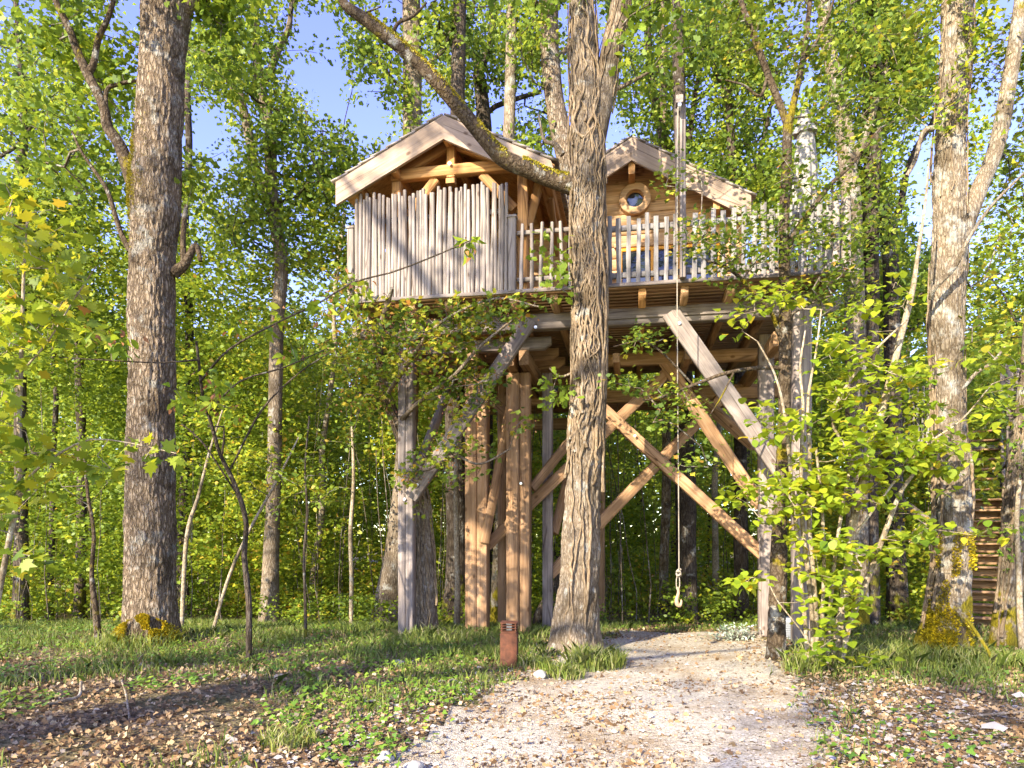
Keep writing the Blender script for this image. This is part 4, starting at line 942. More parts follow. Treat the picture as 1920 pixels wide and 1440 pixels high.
# moss tufts on the limb
q = spline(pxpath([(1060, 344, 33), (1030, 335, 30), (985, 315, 31, 8.8), (945, 298, 30, 8.75), (915, 268, 28, 8.7), (880, 225, 27, 8.65), (850, 190, 26, 8.6), (815, 150, 25, 8.5), (780, 115, 24, 8.5), (735, 76, 23, 8.5), (690, 40, 22, 8.5)], 8.85), .02)
k = rgv.integers(0, len(q), 9000); k = k[n2(q[k, 0], q[k, 2], 2.2, 71) > .40]; th = rgv.normal(0, .6, len(k))
pos = q[k, :3]+np.stack([0*th, -np.sin(np.abs(th))*np.sign(rgv.normal(-.2, 1, len(k)))*-1, np.cos(th)], 1)*(q[k, 3]*1.0)[:, None]+np.stack([.3*q[k, 3], 0*th, 0*th], 1)
s = Soup(); put_leaves(s, pos, T_LONG, .026, up=.4, droop=-.4, rng=rgv, out=np.array([0, 0, .5]), tint=np.clip(rgv.normal(.35, .25, len(k)), 0, 1)); s.build('moss', M['moss'], r_)
rebase(r_, r_.location)

# 3 mossy forked oak right
T4 = [(1768, 1232, 116), (1772, 1180, 98), (1780, 1100, 84), (1784, 1030, 80), (1786, 960, 74), (1784, 880, 72), (1780, 800, 68), (1776, 700, 66), (1775, 600, 70), (1779, 500, 70), (1780, 400, 68), (1780, 300, 62), (1784, 200, 60), (1792, 100, 62), (1795, 0, 62), (1800, -200, 48), (1805, -450, 30)]
T4f = [(1790, 470, 46), (1815, 405, 40), (1838, 350, 36), (1862, 295, 34), (1879, 230, 34), (1891, 160, 33), (1904, 80, 30), (1914, 0, 28), (1925, -120, 22), (1940, -300, 14)]
r_, t_ = make_tree('oak_tree', 'forked oak with yellow mossy foot and bright ivy high up, right of the hazel', 'tree', [T4, T4f,
    [(1745, 560, 10, 8.3), (1752, 540, 12, 8.2), (1790, 500, 11, 8.1), (1815, 450, 9, 8.0), (1860, 385, 7, 7.9), (1925, 320, 5, 7.8)], [(1750, 240, 14), (1730, 250, 10), (1716, 300, 9), (1700, 330, 8)],
    [(1805, 730, 8, 8.2), (1830, 700, 8, 8.1), (1860, 680, 7, 8.0), (1885, 650, 5, 7.9)], [(1790, 1140, 9, 8.1), (1815, 1165, 8, 7.95), (1848, 1212, 7, 7.8), (1858, 1232, 6, 7.7)]],
    [(1700, 40, 9, 80, 90, .8, 20), (1860, 100, 9.2, 80, 110, .8, 22), (1880, 330, 9.2, 60, 90, .6, 14), (1800, -90, 8.8, 160, 80, 1, 32), (1690, 160, 8.9, 50, 70, .4, 9), (1860, 500, 8.8, 70, 70, .5, 12), (1840, 620, 8.4, 70, 60, .5, 12)],
    8.5, M['bark_moss'], M['maple'], near=True, flare=.42, T=T_MAPLE, size=.085, per=20, base=.5, up=.6)
rgv = np.random.default_rng(22)
vines(pxpath(T4, 8.5), 8, .012, .026, rgv, M['vine'], r_, z0=.3, z1=7.5, wind=.55, lim=(-3.6, -2.7)); vines(pxpath(T4, 8.5), 5, .01, .024, rgv, M['vine'], r_, z0=.2, z1=5.5, wind=.5, lim=(-.4, .2)); vines(pxpath(T4, 8.5), 7, .006, .012, rgv, M['vine'], r_, z0=5.5, z1=9, wind=1)
ivy_leaves(pxpath(T4, 8.5), 6.2, 9.0, 1500, rgv, r_, out=.22, thr=.45); ivy_leaves(pxpath(T4f, 8.5), 5.9, 9, 260, rgv, r_, thr=.55, out=.15)
q = spline(pxpath(T4[:6], 8.5), .1); n_ = 9000; aa = rgv.uniform(-2.9, -.4, n_); zz = .0+1.5*rgv.random(n_)**1.5; k = vnoise(np.stack([aa*2.6, zz*2.6, 0*zz], 1), 5) > (.40+.22*sstep(.2, 1.3, zz)+.25*sstep(-1.6, -.8, aa)); aa, zz = aa[k], zz[k]
cx1, cy1, rr1 = (np.interp(zz, q[:, 2], q[:, i]) for i in (0, 1, 3)); sd = int(abs(q[0, 0]*100)) % 97; rad = rr1*(1+.42*1.5*np.exp(-(zz+.12)/.22))+rgv.uniform(-.015, .03, len(zz))
pos = np.stack([cx1+np.cos(aa)*rad, cy1+np.sin(aa)*rad, zz], 1); s = Soup(); put_leaves(s, pos, T_LONG, .034, up=.2, droop=-.2, rng=rgv, out=np.stack([np.cos(aa), np.sin(aa), .3+0*aa], 1), tint=np.clip(rgv.normal(.55, .25, len(zz)), 0, 1)); s.build('moss', M['moss'], r_)
rebase(r_, r_.location)

# 4 lichened field maple in front of the right railing
fm = dict(T=T_MAPLE, size=.062, per=24, up=.65, droop=.15, flat=.5, rad=.24)
r_, t_ = make_tree('field_maple', 'slender lichened maple growing up in front of the right end of the deck', 'tree', [
    [(1454, 1238, 38), (1457, 1150, 34), (1460, 1050, 32), (1463, 950, 26), (1468, 850, 24), (1472, 700, 24), (1473, 600, 24), (1471, 500, 21), (1470, 420, 20), (1474, 330, 19), (1476, 260, 18), (1478, 218, 18)],
    [(1478, 240, 14), (1462, 195, 14), (1440, 140, 13), (1418, 80, 12), (1395, 20, 10), (1370, -60, 8)], [(1476, 250, 14), (1490, 185, 13), (1504, 120, 12), (1514, 50, 10), (1522, -40, 8)],
    [(1505, 120, 7), (1535, 70, 6), (1560, 10, 5), (1575, -50, 3)], [(1440, 140, 7), (1425, 180, 6), (1395, 160, 4), (1360, 150, 3)],
    [(1474, 470, 13, 8.2), (1495, 430, 12, 8.1), (1525, 388, 11, 8.0), (1558, 345, 9, 8.0), (1600, 305, 7, 8.0), (1650, 240, 5, 8.0)],
    [(1470, 690, 9, 8.2), (1420, 690, 8, 8.1), (1360, 700, 7, 8.0), (1300, 722, 6, 8.0), (1240, 745, 5, 7.9), (1205, 750, 3, 7.9)],
    [(1465, 640, 9, 8.2), (1448, 590, 8, 8.1), (1425, 560, 8, 8.0), (1398, 530, 7, 8.0), (1360, 500, 6, 8.0), (1325, 490, 3, 8.0)],
    [(1375, 700, 4, 8.0), (1352, 745, 3, 8.0), (1330, 780, 2, 8.0)], [(1300, 722, 4, 8.0), (1240, 660, 4, 7.9), (1200, 640, 3, 7.9), (1150, 650, 2, 7.9)]],
    [(1470, 60, 8.4, 120, 90, .7, 42), (1380, 40, 8.5, 80, 80, .6, 22), (1400, 450, 7.95, 150, 60, .35, 36), (1480, 330, 8.0, 90, 60, .4, 14), (1560, 450, 8.0, 90, 75, .5, 26), (1330, 480, 7.9, 60, 45, .25, 10), (1570, 560, 8.1, 80, 55, .4, 20),
     (1210, 640, 7.9, 65, 22, .15, 7), (1190, 720, 7.9, 60, 22, .15, 7), (1270, 770, 7.95, 60, 45, .2, 13), (1300, 860, 8.0, 50, 30, .2, 6), (1600, 200, 8.2, 110, 100, .5, 30), (1420, 540, 7.9, 70, 30, .25, 8), (1500, -60, 8.4, 150, 70, .7, 22), (1290, 330, 8.2, 50, 40, .25, 7), (1600, 320, 8.2, 60, 70, .4, 10)],
    8.2, M['bark_limb'], M['maple'], near=True, flare=.15, base=.38, var=.28, spot=.03, avoid=False, ns=40, **fm)
rebase(r_, r_.location)

# 5 vine wrapped maple with red keys, left of the platform
def keys(t, lf):
    C = t.T(); C = C[RNG.random(len(C)) < .75]; n = 11; p = np.repeat(C, n, 0)+RNG.normal(0, .10, (len(C)*n, 3))-np.array([0, 0, .04])
    put_leaves(lf, p, T_QUAD, .032, up=.1, droop=.9, tint=RNG.uniform(0, 1, len(p)), mi=1)
r_, t_ = make_tree('field_maple', 'leaning maple with reddish keys growing through the left end of the platform', 'tree', [
    [(800, 1185, 46, 10.5), (797, 1050, 34, 10.5), (792, 980, 30, 10.5), (785, 920, 30, 10.5), (765, 850, 25, 10.4), (748, 800, 21, 10.3), (732, 760, 19, 10.2), (718, 720, 17, 10.1), (712, 660, 14, 9.9), (718, 600, 11, 9.6), (735, 540, 8, 9.3)],
    [(745, 795, 10, 10.2), (790, 750, 8, 9.6), (850, 705, 7, 9.1), (900, 650, 6, 8.8), (960, 600, 4, 8.75)], [(725, 740, 9, 10.1), (760, 690, 8, 9.5), (800, 630, 7, 9.2), (850, 590, 5, 8.9), (930, 560, 4, 8.8), (1010, 575, 3, 8.7)],
    [(770, 860, 8, 10.3), (800, 880, 7, 9.7), (850, 855, 6, 9.2), (900, 870, 4, 9.1), (960, 840, 3, 9.0)], [(712, 670, 8, 9.9), (690, 620, 6, 9.7), (655, 560, 4, 9.7)]],
    [(715, 640, 9.6, 65, 95, .5, 34), (860, 605, 9.0, 110, 48, .3, 38), (890, 700, 9.0, 75, 70, .3, 14), (820, 690, 9.3, 75, 80, .4, 26), (690, 760, 10, 55, 90, .4, 22), (850, 850, 9.2, 85, 50, .3, 12), (960, 580, 8.8, 60, 28, .2, 9), (655, 560, 9.8, 50, 60, .4, 18), (640, 680, 10, 60, 80, .5, 24), (870, 780, 9.3, 90, 60, .3, 6), (780, 900, 9.9, 50, 60, .3, 8), (970, 800, 9.0, 55, 30, .15, 2)],
    10.4, M['bark_ivy'], [M['maple'], M['samara']], near=True, flare=.2, base=.5, var=.35, spot=.05, extra=keys, avoid=False, ns=48, T=T_MAPLE, size=.08, per=19, up=.55, droop=.2, flat=.8, rad=.2)
rgv = np.random.default_rng(23); vines(pxpath([(800, 1185, 46, 10.5), (797, 1050, 34, 10.5), (792, 980, 30, 10.5), (785, 920, 30, 10.5), (765, 850, 25, 10.4), (748, 800, 21, 10.3), (732, 760, 19, 10.2), (718, 720, 17, 10.1)], 10.4), 22, .007, .02, rgv, M['vine'], r_, z0=.0, z1=3.8)
rebase(r_, r_.location)

# 6 hazel
def sprays(t, lf): pass
hz = [[(1518, 1262, 9), (1508, 1150, 9), (1497, 1050, 8), (1490, 960, 8), (1480, 860, 7), (1470, 770, 6), (1452, 700, 4), (1420, 640, 3)], [(1526, 1262, 10), (1522, 1150, 9), (1512, 1050, 9), (1502, 950, 8), (1503, 850, 7), (1506, 760, 6), (1500, 690, 5), (1510, 620, 3)],
    [(1532, 1260, 10), (1530, 1160, 10), (1524, 1060, 9), (1516, 960, 8), (1518, 850, 7), (1515, 750, 6), (1530, 660, 4), (1540, 580, 3)], [(1536, 1258, 8), (1542, 1150, 8), (1545, 1040, 7), (1540, 940, 6), (1530, 840, 5)],
    [(1560, 1250, 18, 7.6), (1575, 1170, 17, 7.6), (1588, 1080, 17, 7.6), (1600, 980, 17, 7.6), (1618, 900, 18, 7.6), (1640, 820, 17, 7.6), (1662, 740, 16, 7.6), (1682, 660, 14, 7.6), (1700, 590, 13, 7.6), (1712, 540, 11, 7.6), (1722, 470, 8, 7.6), (1735, 380, 6, 7.6), (1742, 300, 4, 7.6)],
    [(1575, 1255, 13, 7.5), (1590, 1180, 13, 7.5), (1625, 1090, 12, 7.5), (1655, 1010, 11, 7.5), (1690, 920, 9, 7.5), (1720, 880, 7, 7.5), (1750, 820, 5, 7.5)], [(1550, 1255, 8, 7.5), (1560, 1100, 8, 7.5), (1578, 960, 7, 7.5), (1600, 850, 5, 7.5)],
    [(1600, 860, 7, 7.6), (1560, 780, 6, 7.5), (1620, 680, 5, 7.4), (1700, 600, 4, 7.4)], [(1545, 1255, 4, 7.4), (1500, 1180, 3, 7.4), (1460, 1130, 2.5, 7.4), (1440, 1090, 2, 7.4)], [(1605, 1000, 5, 7.5), (1720, 850, 5, 7.4), (1800, 790, 4, 7.4), (1860, 720, 3, 7.4)]]
r_, t_ = make_tree('hazel_shrub', 'many stemmed hazel with bright yellow green leaves at the right edge of the path', 'shrub', hz,
    [(1490, 930, 7.3, 75, 90, .4, 34), (1600, 860, 7.3, 130, 115, .5, 66), (1590, 1040, 7.25, 125, 60, .45, 34), (1690, 780, 7.4, 110, 120, .5, 46), (1450, 790, 7.35, 70, 50, .3, 16), (1540, 1190, 7.25, 50, 60, .25, 10), (1560, 1130, 7.2, 70, 40, .3, 10), (1400, 1090, 7.3, 40, 12, .1, 5), (1770, 870, 7.4, 60, 60, .4, 18), (1720, 1000, 7.3, 55, 45, .3, 12),
     (1440, 590, 7.5, 75, 70, .3, 12), (1600, 690, 7.5, 95, 80, .4, 36), (1420, 930, 7.3, 50, 60, .3, 8), (1650, 560, 7.6, 70, 50, .3, 10), (1860, 720, 7.3, 60, 90, .3, 16), (1850, 1000, 7.4, 30, 40, .2, 3), (1600, 1240, 7.2, 50, 20, .2, 3)],
    7.4, M['bark_pale'], M['hazel'], T=T_HAZEL, per=8, rad=.25, size=.10, up=.86, droop=.15, flat=.16, base=.42, var=.25, spot=.03, r0=.0022, avoid=False, twm='bark_pale', trunk_name='stems', ns=12)
rebase(r_, r_.location)

# 7 sapling with long drooping leaves and dry ones
def dry(t, lf):
    C = t.T(); C = C[RNG.random(len(C)) < .6]; p = np.repeat(C, 3, 0)+RNG.normal(0, .06, (len(C)*3, 3)); put_leaves(lf, p, T_LONG, .07, up=.1, droop=1.2, tint=RNG.uniform(0, 1, len(p)), mi=1)
r_, t_ = make_tree('sapling', 'crooked dark sapling right of the big left oak with long bare twigs and hanging leaves', 'sapling', [
    [(466, 1243, 13, 8.0), (467, 1180, 12, 8.0), (466, 1120, 12, 8.0), (458, 1040, 11, 7.9), (462, 985, 10, 7.9), (452, 940, 10, 7.8), (432, 890, 9, 7.7), (412, 850, 8, 7.6), (395, 790, 7, 7.4), (380, 740, 6, 7.3), (374, 690, 6, 7.2), (368, 640, 5, 7.1)],
    [(376, 715, 5, 7.2), (430, 655, 4.5, 6.9), (520, 605, 4, 6.7), (600, 567, 4, 6.6), (660, 530, 3.5, 6.6), (730, 512, 3.2, 6.6), (800, 486, 3, 6.5), (880, 452, 2.4, 6.5)], [(395, 770, 4, 7.3), (450, 715, 3.6, 7.0), (530, 690, 3, 6.9), (610, 655, 2, 6.8)],
    [(432, 880, 4, 7.7), (490, 770, 4, 7.6), (560, 700, 3, 7.5), (620, 660, 2, 7.4)], [(440, 920, 4, 7.8), (380, 830, 4, 7.6), (340, 795, 3, 7.5)], [(370, 675, 4, 7.1), (300, 680, 3, 6.8), (210, 676, 3, 6.7), (110, 670, 2, 6.6)], [(415, 860, 5, 7.6), (420, 800, 4, 7.5), (390, 800, 3, 7.4)]],
    [(884, 462, 6.5, 10, 16, .05, 3), (610, 575, 6.6, 40, 12, .1, 4), (160, 640, 6.7, 70, 30, .2, 7), (220, 640, 6.6, 30, 22, .2, 5), (500, 600, 6.8, 90, 30, .3, 6), (400, 740, 7.1, 60, 60, .3, 8), (560, 660, 7.1, 60, 30, .2, 5), (680, 535, 6.6, 14, 14, .05, 2), (340, 740, 7.0, 20, 20, .1, 3)],
    8.0, M['bark_dark'], [M['hazel'], M['deadleaf']], T=T_LONG, per=5, rad=.09, size=.12, up=.3, droop=.9, flat=.8, r0=.002, base=.3, extra=dry, avoid=False, ns=12)
rebase(r_, r_.location)

# 8 yellowing maple at the left edge, close
r_, t_ = make_tree('young_maple', 'young pale stemmed maple with large yellowing leaves at the left edge', 'tree', [
    [(-40, 1352, 15, 5.5), (-8, 1150, 13, 5.5), (20, 1000, 12, 5.5), (38, 900, 11, 5.5), (36, 800, 10, 5.5), (39, 700, 9, 5.5), (42, 600, 8, 5.5), (45, 500, 6, 5.5), (52, 400, 4, 5.5)],
    [(40, 905, 6, 5.5), (70, 880, 5.5, 5.45), (115, 848, 5, 5.4), (170, 824, 4, 5.3), (240, 830, 2.5, 5.2), (330, 850, 2, 5.1)], [(38, 700, 5, 5.5), (90, 640, 4, 5.4), (140, 560, 3, 5.4), (180, 500, 2, 5.3)]],
    [(60, 460, 5.6, 90, 80, .6, 26), (110, 560, 5.5, 80, 80, .5, 20), (20, 640, 5.6, 60, 90, .5, 14), (90, 860, 5.3, 80, 60, .3, 10), (20, 940, 5.4, 60, 70, .3, 12), (190, 860, 5.2, 50, 30, .2, 4), (285, 845, 5.1, 40, 25, .15, 4), (40, 1050, 5.5, 40, 40, .3, 4), (-40, 700, 5.4, 60, 200, .5, 20), (-30, 350, 5.8, 80, 70, .5, 12)],
    5.5, M['bark_pale'], M['ymaple'], T=T_MAPLE, per=6, rad=.17, size=.115, up=.55, droop=.35, flat=.5, r0=.002, base=.30, var=.32, spot=.03, avoid=False, twm='bark_pale', ns=16)
rebase(r_, r_.location)

# thin saplings
def thin(rows, Y, label, blobs, mat='bark_dark', leaf='under', name='sapling', T=T_HEX, size=.08, per=9, rad=.2, base=.5, group=None):
    r_, t_ = make_tree(name, label, 'sapling', [rows], blobs, Y, M[mat], M[leaf], T=T, size=size, per=per, rad=rad, base=base, r0=.002, up=.7, flat=.4, ns=8, group=group)
    rebase(r_, r_.location)
thin([(574, 1202, 7), (572, 1120, 6), (570, 1040, 5), (576, 960, 5), (572, 880, 4), (580, 780, 3)], 9.6, 'thin dark sapling midway between the crooked sapling and the platform', [(575, 900, 9.7, 70, 110, .4, 22)])
thin([(658, 1165, 9), (659, 1080, 8), (657, 1000, 8), (663, 900, 7), (660, 800, 5)], 11.4, 'thin straight pale sapling just left of the gnarled leaning oak', [(640, 860, 11.6, 80, 120, .6, 26)], 'bark_pale')
thin([(186, 1212, 16), (180, 1150, 14), (172, 1080, 10), (176, 1000, 8), (165, 930, 7), (158, 850, 6)], 9.2, 'twisted mossy double stem just left of the big left oak', [(150, 900, 9.6, 80, 90, .5, 20)], 'bark_limb')
thin([(856, 1182, 14), (858, 1100, 11), (856, 1000, 10), (855, 900, 9), (858, 820, 8)], 11.2, 'pale lichened young stem between the left posts', [(860, 900, 11.4, 60, 60, .4, 8)], 'bark_pale')
thin([(340, 1090, 9), (350, 1010, 9), (372, 930, 7), (392, 850, 5), (420, 760, 3)], 11.5, 'slanting bare stems behind the right side of the big left oak', [(400, 820, 11.7, 80, 90, .5, 26)], 'bark_pale', base=.7)
thin([(395, 1165, 8), (430, 1080, 7), (470, 990, 6), (520, 900, 5), (560, 820, 3)], 11.0, 'long stem leaning right in front of the left woodland', [(470, 880, 11.2, 70, 70, .4, 30)], 'bark_pale', base=.8)
# ------------------------------------------------------------------ individual trees of the wood behind
def back(label, limbs, blobs, Y, bark='bark_dark', base=.45, **k):
    blobs = [(*b[:6], int(b[6]*1.25)) for b in blobs]
    kw = dict(per=38, rad=.34, size=.10, T=T_HEX, near=False, flare=.22, ns=22, r0=.0055, var=.36, up=.4, twm='bark_dark'); kw.update(k)
    kw['group'] = kw.get('group', 'trees of the wood round the treehouse')
    r_, t_ = make_tree(kw.pop('name', 'oak_tree'), label, 'tree', limbs, blobs, Y, M[bark], kw.pop('leafm', M['wood_far']), base=base, **kw); rebase(r_, r_.location); return r_
back('twin stemmed ivy clad oak behind and right of the big left oak', [
    [(504, 1165, 40), (508, 1050, 32), (512, 950, 28), (515, 850, 27), (517, 700, 27), (520, 600, 26), (528, 500, 25), (518, 420, 25), (508, 340, 23), (508, 260, 23), (498, 200, 21), (486, 150, 20), (481, 80, 18), (474, 0, 16), (468, -120, 12)],
    [(522, 460, 22), (508, 390, 20), (490, 340, 20), (474, 300, 19), (464, 240, 18), (450, 180, 18), (434, 130, 16), (415, 80, 14), (392, 20, 12), (370, -60, 9)], [(490, 165, 12), (512, 120, 13), (526, 85, 12), (541, 55, 11), (546, 10, 9), (550, -60, 6)], [(455, 200, 8), (430, 160, 7), (400, 110, 6), (370, 90, 4)]],
    [(430, 110, 12.8, 100, 110, 1.2, 60), (555, 60, 12.8, 60, 90, .9, 26), (500, 230, 12.8, 70, 100, .8, 30), (590, 270, 13, 90, 60, 1, 22), (470, 390, 13, 110, 90, 1.2, 50), (620, 340, 13.3, 90, 70, 1, 36), (470, -50, 12.8, 160, 70, 1.4, 40)], 13, 'bark_ivy', T=T_OAK, size=.105, per=42)
back('slim dark oak at the far left with a broken off limb', [[(38, 1165, 36), (40, 1000, 28), (38, 800, 24), (40, 600, 22), (38, 400, 22), (34, 330, 20), (46, 260, 16), (40, 150, 13), (30, 0, 10)], [(-10, 300, 8), (20, 282, 8), (42, 262, 7), (62, 232, 4)]],
    [(40, 150, 13.6, 110, 160, 1.4, 60), (60, 380, 13.8, 120, 110, 1.4, 60), (110, 540, 14, 120, 110, 1.2, 50)], 13.8)
back('straight vine streaked oak rising behind the left gable', [[(722, 1176, 66), (730, 1110, 50), (740, 1050, 44), (750, 970, 40), (760, 860, 38), (768, 700, 38), (772, 500, 37), (773, 350, 36), (773, 230, 36), (773, 100, 36), (771, 0, 34), (768, -200, 30)], [(775, 150, 10), (800, 122, 9), (830, 95, 7), (850, 40, 4)], [(765, 180, 8), (730, 140, 6), (690, 90, 4)]],
    [(700, 110, 12.4, 60, 90, .8, 30), (830, 60, 12.6, 70, 70, .9, 30), (745, 200, 12.4, 60, 50, .6, 12), (640, -10, 12.6, 60, 40, .8, 10), (760, -60, 12.5, 160, 60, 1, 30), (700, 320, 13, 60, 60, .8, 18)], 12.6, 'bark_ivy', flare=.35, T=T_OAK, size=.10)
back('oak behind the left roof ridge splitting into a dark and a pale bough', [[(905, 1170, 36), (908, 900, 34), (908, 600, 32), (910, 350, 30), (907, 230, 28), (902, 170, 25), (898, 130, 20), (915, 95, 15), (925, 40, 14), (928, -40, 10)], [(903, 170, 14), (896, 120, 10), (876, 92, 9), (872, 60, 8), (886, 30, 7), (890, -30, 5)], [(912, 215, 9), (928, 200, 9), (955, 190, 9), (985, 180, 8), (1015, 172, 8)]],
    [(930, 70, 15, 110, 90, 1.5, 60), (850, 150, 15, 60, 60, 1, 20), (1000, 240, 15, 50, 40, .8, 16), (960, 150, 15, 60, 60, 1, 14), (930, -40, 15, 150, 50, 1.5, 30)], 15)
back('thick leaning oak behind the cabins, just left of the ivy stemmed trunk', [[(1100, 1190, 44), (1095, 900, 38), (1088, 600, 36), (1080, 420, 36), (1066, 320, 36), (1052, 250, 37), (1040, 190, 36), (1033, 130, 36), (1030, 60, 35), (1030, 0, 34), (1028, -150, 30)], [(1040, 110, 12), (1060, 95, 9), (1075, 70, 5)]],
    [(1000, 60, 12.6, 60, 80, .9, 24), (990, 100, 12.6, 40, 60, .6, 8), (1060, -60, 12.6, 160, 50, 1, 30), (1000, 270, 12.8, 40, 30, .5, 8)], 12.6, 'bark', T=T_OAK, size=.10)
back('tall oak behind the round window gable', [[(1290, 1180, 40), (1280, 900, 30), (1275, 600, 26), (1270, 400, 24), (1255, 310, 20), (1242, 250, 19), (1230, 200, 17), (1218, 120, 14), (1214, 40, 12), (1210, -60, 9)], [(1262, 340, 14), (1290, 270, 12), (1300, 200, 10), (1312, 120, 8), (1310, 40, 6)], [(1300, 200, 7), (1345, 150, 5), (1380, 120, 4)]],
    [(1240, 150, 15.5, 100, 130, 1.6, 100), (1340, 250, 15.5, 80, 80, 1.3, 46), (1230, 300, 15.5, 70, 60, 1.2, 30), (1310, 70, 15.5, 80, 80, 1.3, 44), (1200, 20, 15.5, 90, 60, 1.3, 40), (1380, 350, 15.5, 80, 60, 1.2, 40)], 15.5)
back('slim oak right of the hoist post high behind the deck', [[(1390, 1170, 30), (1388, 800, 24), (1386, 500, 20), (1380, 380, 18), (1370, 260, 15), (1366, 160, 13), (1372, 60, 11), (1380, -60, 8)], [(1368, 200, 9), (1340, 130, 8), (1318, 90, 7), (1306, 30, 5)], [(1380, 370, 10), (1420, 300, 8), (1445, 200, 6), (1460, 120, 4)]],
    [(1390, 130, 14, 90, 130, 1.3, 80), (1330, 330, 14, 60, 70, 1, 22), (1430, 300, 14, 80, 80, 1.1, 40), (1470, 400, 14.2, 80, 70, 1.1, 40), (1360, 0, 14, 100, 60, 1.2, 30)], 14)
back('stout oak with a moss collar right of the closed parasol', [[(1600, 1190, 60), (1606, 1050, 46), (1606, 800, 42), (1603, 600, 40), (1600, 500, 40), (1598, 420, 38), (1594, 350, 37), (1588, 300, 35), (1580, 220, 34), (1568, 160, 33), (1558, 110, 28), (1548, 60, 26), (1545, 0, 24), (1540, -150, 18)],
    [(1595, 320, 18), (1620, 260, 17), (1640, 200, 15), (1655, 150, 13), (1675, 90, 11), (1700, 50, 9), (1725, 10, 6)], [(1660, 140, 8), (1630, 90, 8), (1590, 110, 5)]],
    [(1620, 90, 12, 100, 110, 1.1, 60), (1700, 130, 12.2, 70, 90, 1, 30), (1530, 240, 12.4, 50, 50, .6, 12), (1640, 330, 12.2, 60, 70, .8, 20), (1570, -50, 12, 150, 50, 1, 34)], 11.8, 'bark_moss', flare=.3)
back('oak with a bent side limb reaching up between parasol and right oak', [[(1684, 1212, 52), (1682, 1100, 42), (1678, 1000, 38), (1675, 800, 34), (1672, 600, 32), (1668, 467, 30), (1652, 367, 26), (1634, 300, 24), (1627, 200, 22), (1640, 100, 17), (1650, -40, 12)], [(1672, 440, 17), (1690, 375, 15), (1702, 315, 13), (1722, 270, 12), (1745, 235, 10), (1765, 180, 7)]],
    [(1700, 500, 14, 70, 70, 1, 30), (1660, 600, 14, 80, 60, 1, 26), (1640, 250, 14, 60, 90, .9, 20), (1740, 180, 14, 50, 60, .8, 14), (1650, 30, 14, 110, 80, 1.2, 40), (1730, 560, 14, 60, 60, .9, 22)], 13)
back('ivy wound trunk leaning right at the right edge', [[(1878, 1222, 56), (1884, 1150, 48), (1893, 1080, 46), (1900, 1000, 48), (1910, 900, 56), (1925, 800, 54), (1940, 650, 50), (1950, 450, 46), (1960, 200, 40), (1970, -50, 30)]],
    [(1890, 760, 9.4, 55, 70, .5, 14), (1900, 560, 9.5, 60, 80, .5, 14), (1960, 300, 9.5, 80, 200, .9, 30), (1880, 900, 9.3, 45, 50, .3, 8)], 9, 'bark_moss', T=T_MAPLE, size=.085, per=16, leafm=M['maple'])
vr = [o for o in S.objects if o.get('label', '').startswith('ivy wound trunk')][0]; rgv = np.random.default_rng(24)
vv = vines(pxpath([(1878, 1222, 56), (1884, 1150, 48), (1893, 1080, 46), (1900, 1000, 48), (1910, 900, 56), (1925, 800, 54)], 9), 9, .012, .026, rgv, M['vine'], vr, z0=.1, z1=3, wind=.7); vv.location = -vr.location
vv = ivy_leaves(pxpath([(1878, 1222, 56), (1884, 1150, 48), (1893, 1080, 46), (1900, 1000, 48), (1910, 900, 56), (1925, 800, 54)], 9), 1.0, 3.2, 600, rgv, vr, size=.06, thr=.5, mat='gleaf'); vv.location = -vr.location
thin([(1918, 1215, 15), (1912, 1140, 14), (1910, 1060, 12), (1906, 980, 11), (1912, 900, 9)], 8.6, 'smooth pale young stem at the very right edge', [(1900, 980, 8.7, 30, 40, .2, 4)], 'bark_pale', name='young_tree')
# dark trunks seen under and beside the platform
TR = [('dark trunk seen behind the hanging rope', 1291, 1190, 36, 14, 'bark_dark'), ('slim grey trunk just left of the dark trunk behind the rope', 1252, 1192, 19, 15, 'bark'), ('dark vine hung trunk behind the two left posts', 848, 1172, 42, 12.6, 'bark_dark'),
      ('moss footed trunk showing between the two central posts', 940, 1182, 34, 12.8, 'bark_moss'), ('shaded trunk standing right behind the hazel stems', 1625, 1205, 46, 12, 'bark_dark'), ('dim trunk deep in the wood beyond the left oak', 148, 1150, 22, 16, 'bark_dark'),
      ('narrow trunk far back between the left edge maple and big oak', 92, 1145, 14, 17, 'bark_dark'), ('shaded trunk hard against the right side of the big left oak', 347, 1135, 20, 15.5, 'bark_dark'), ('pale slim trunk in the thicket left of the platform', 583, 1128, 13, 17, 'bark_pale'), ('pale distant trunk right of the rope among yellow leaves', 1337, 1180, 14, 17, 'bark_pale')]
for i, (lab, px, py, w_, Y, bk) in enumerate(TR):
    rgt = np.random.default_rng(100+i); lean = rgt.normal(0, 12); rows = [(px, py, w_*1.25)]
    for f in (.1, .3, .5, .7, .85, 1.0, 1.3): rows.append((px+lean*f*1.4+rgt.normal(0, 3), py-(1000 if w_ > 15 else 560)*f, w_*(1-.35*f)))
    back(lab, [rows], [(px+rgt.normal(0, 20), 420, Y+.3, 110, 150, 1.5, 34), (px, 180, Y+.3, 120, 150, 1.6, 40)] if 700 > px or px > 1500 else [(px, 560, Y+1.5, 100, 120, 1.2, 30)], Y, bk, flare=.3)
back('short dark stem leaning right behind the central posts', [[(1004, 1178, 22), (1012, 1150, 20), (1028, 1125, 19), (1044, 1095, 17), (1062, 1050, 14), (1080, 980, 10)]], [], 11.8, 'bark_dark', name='leaning_stem', flare=.1)

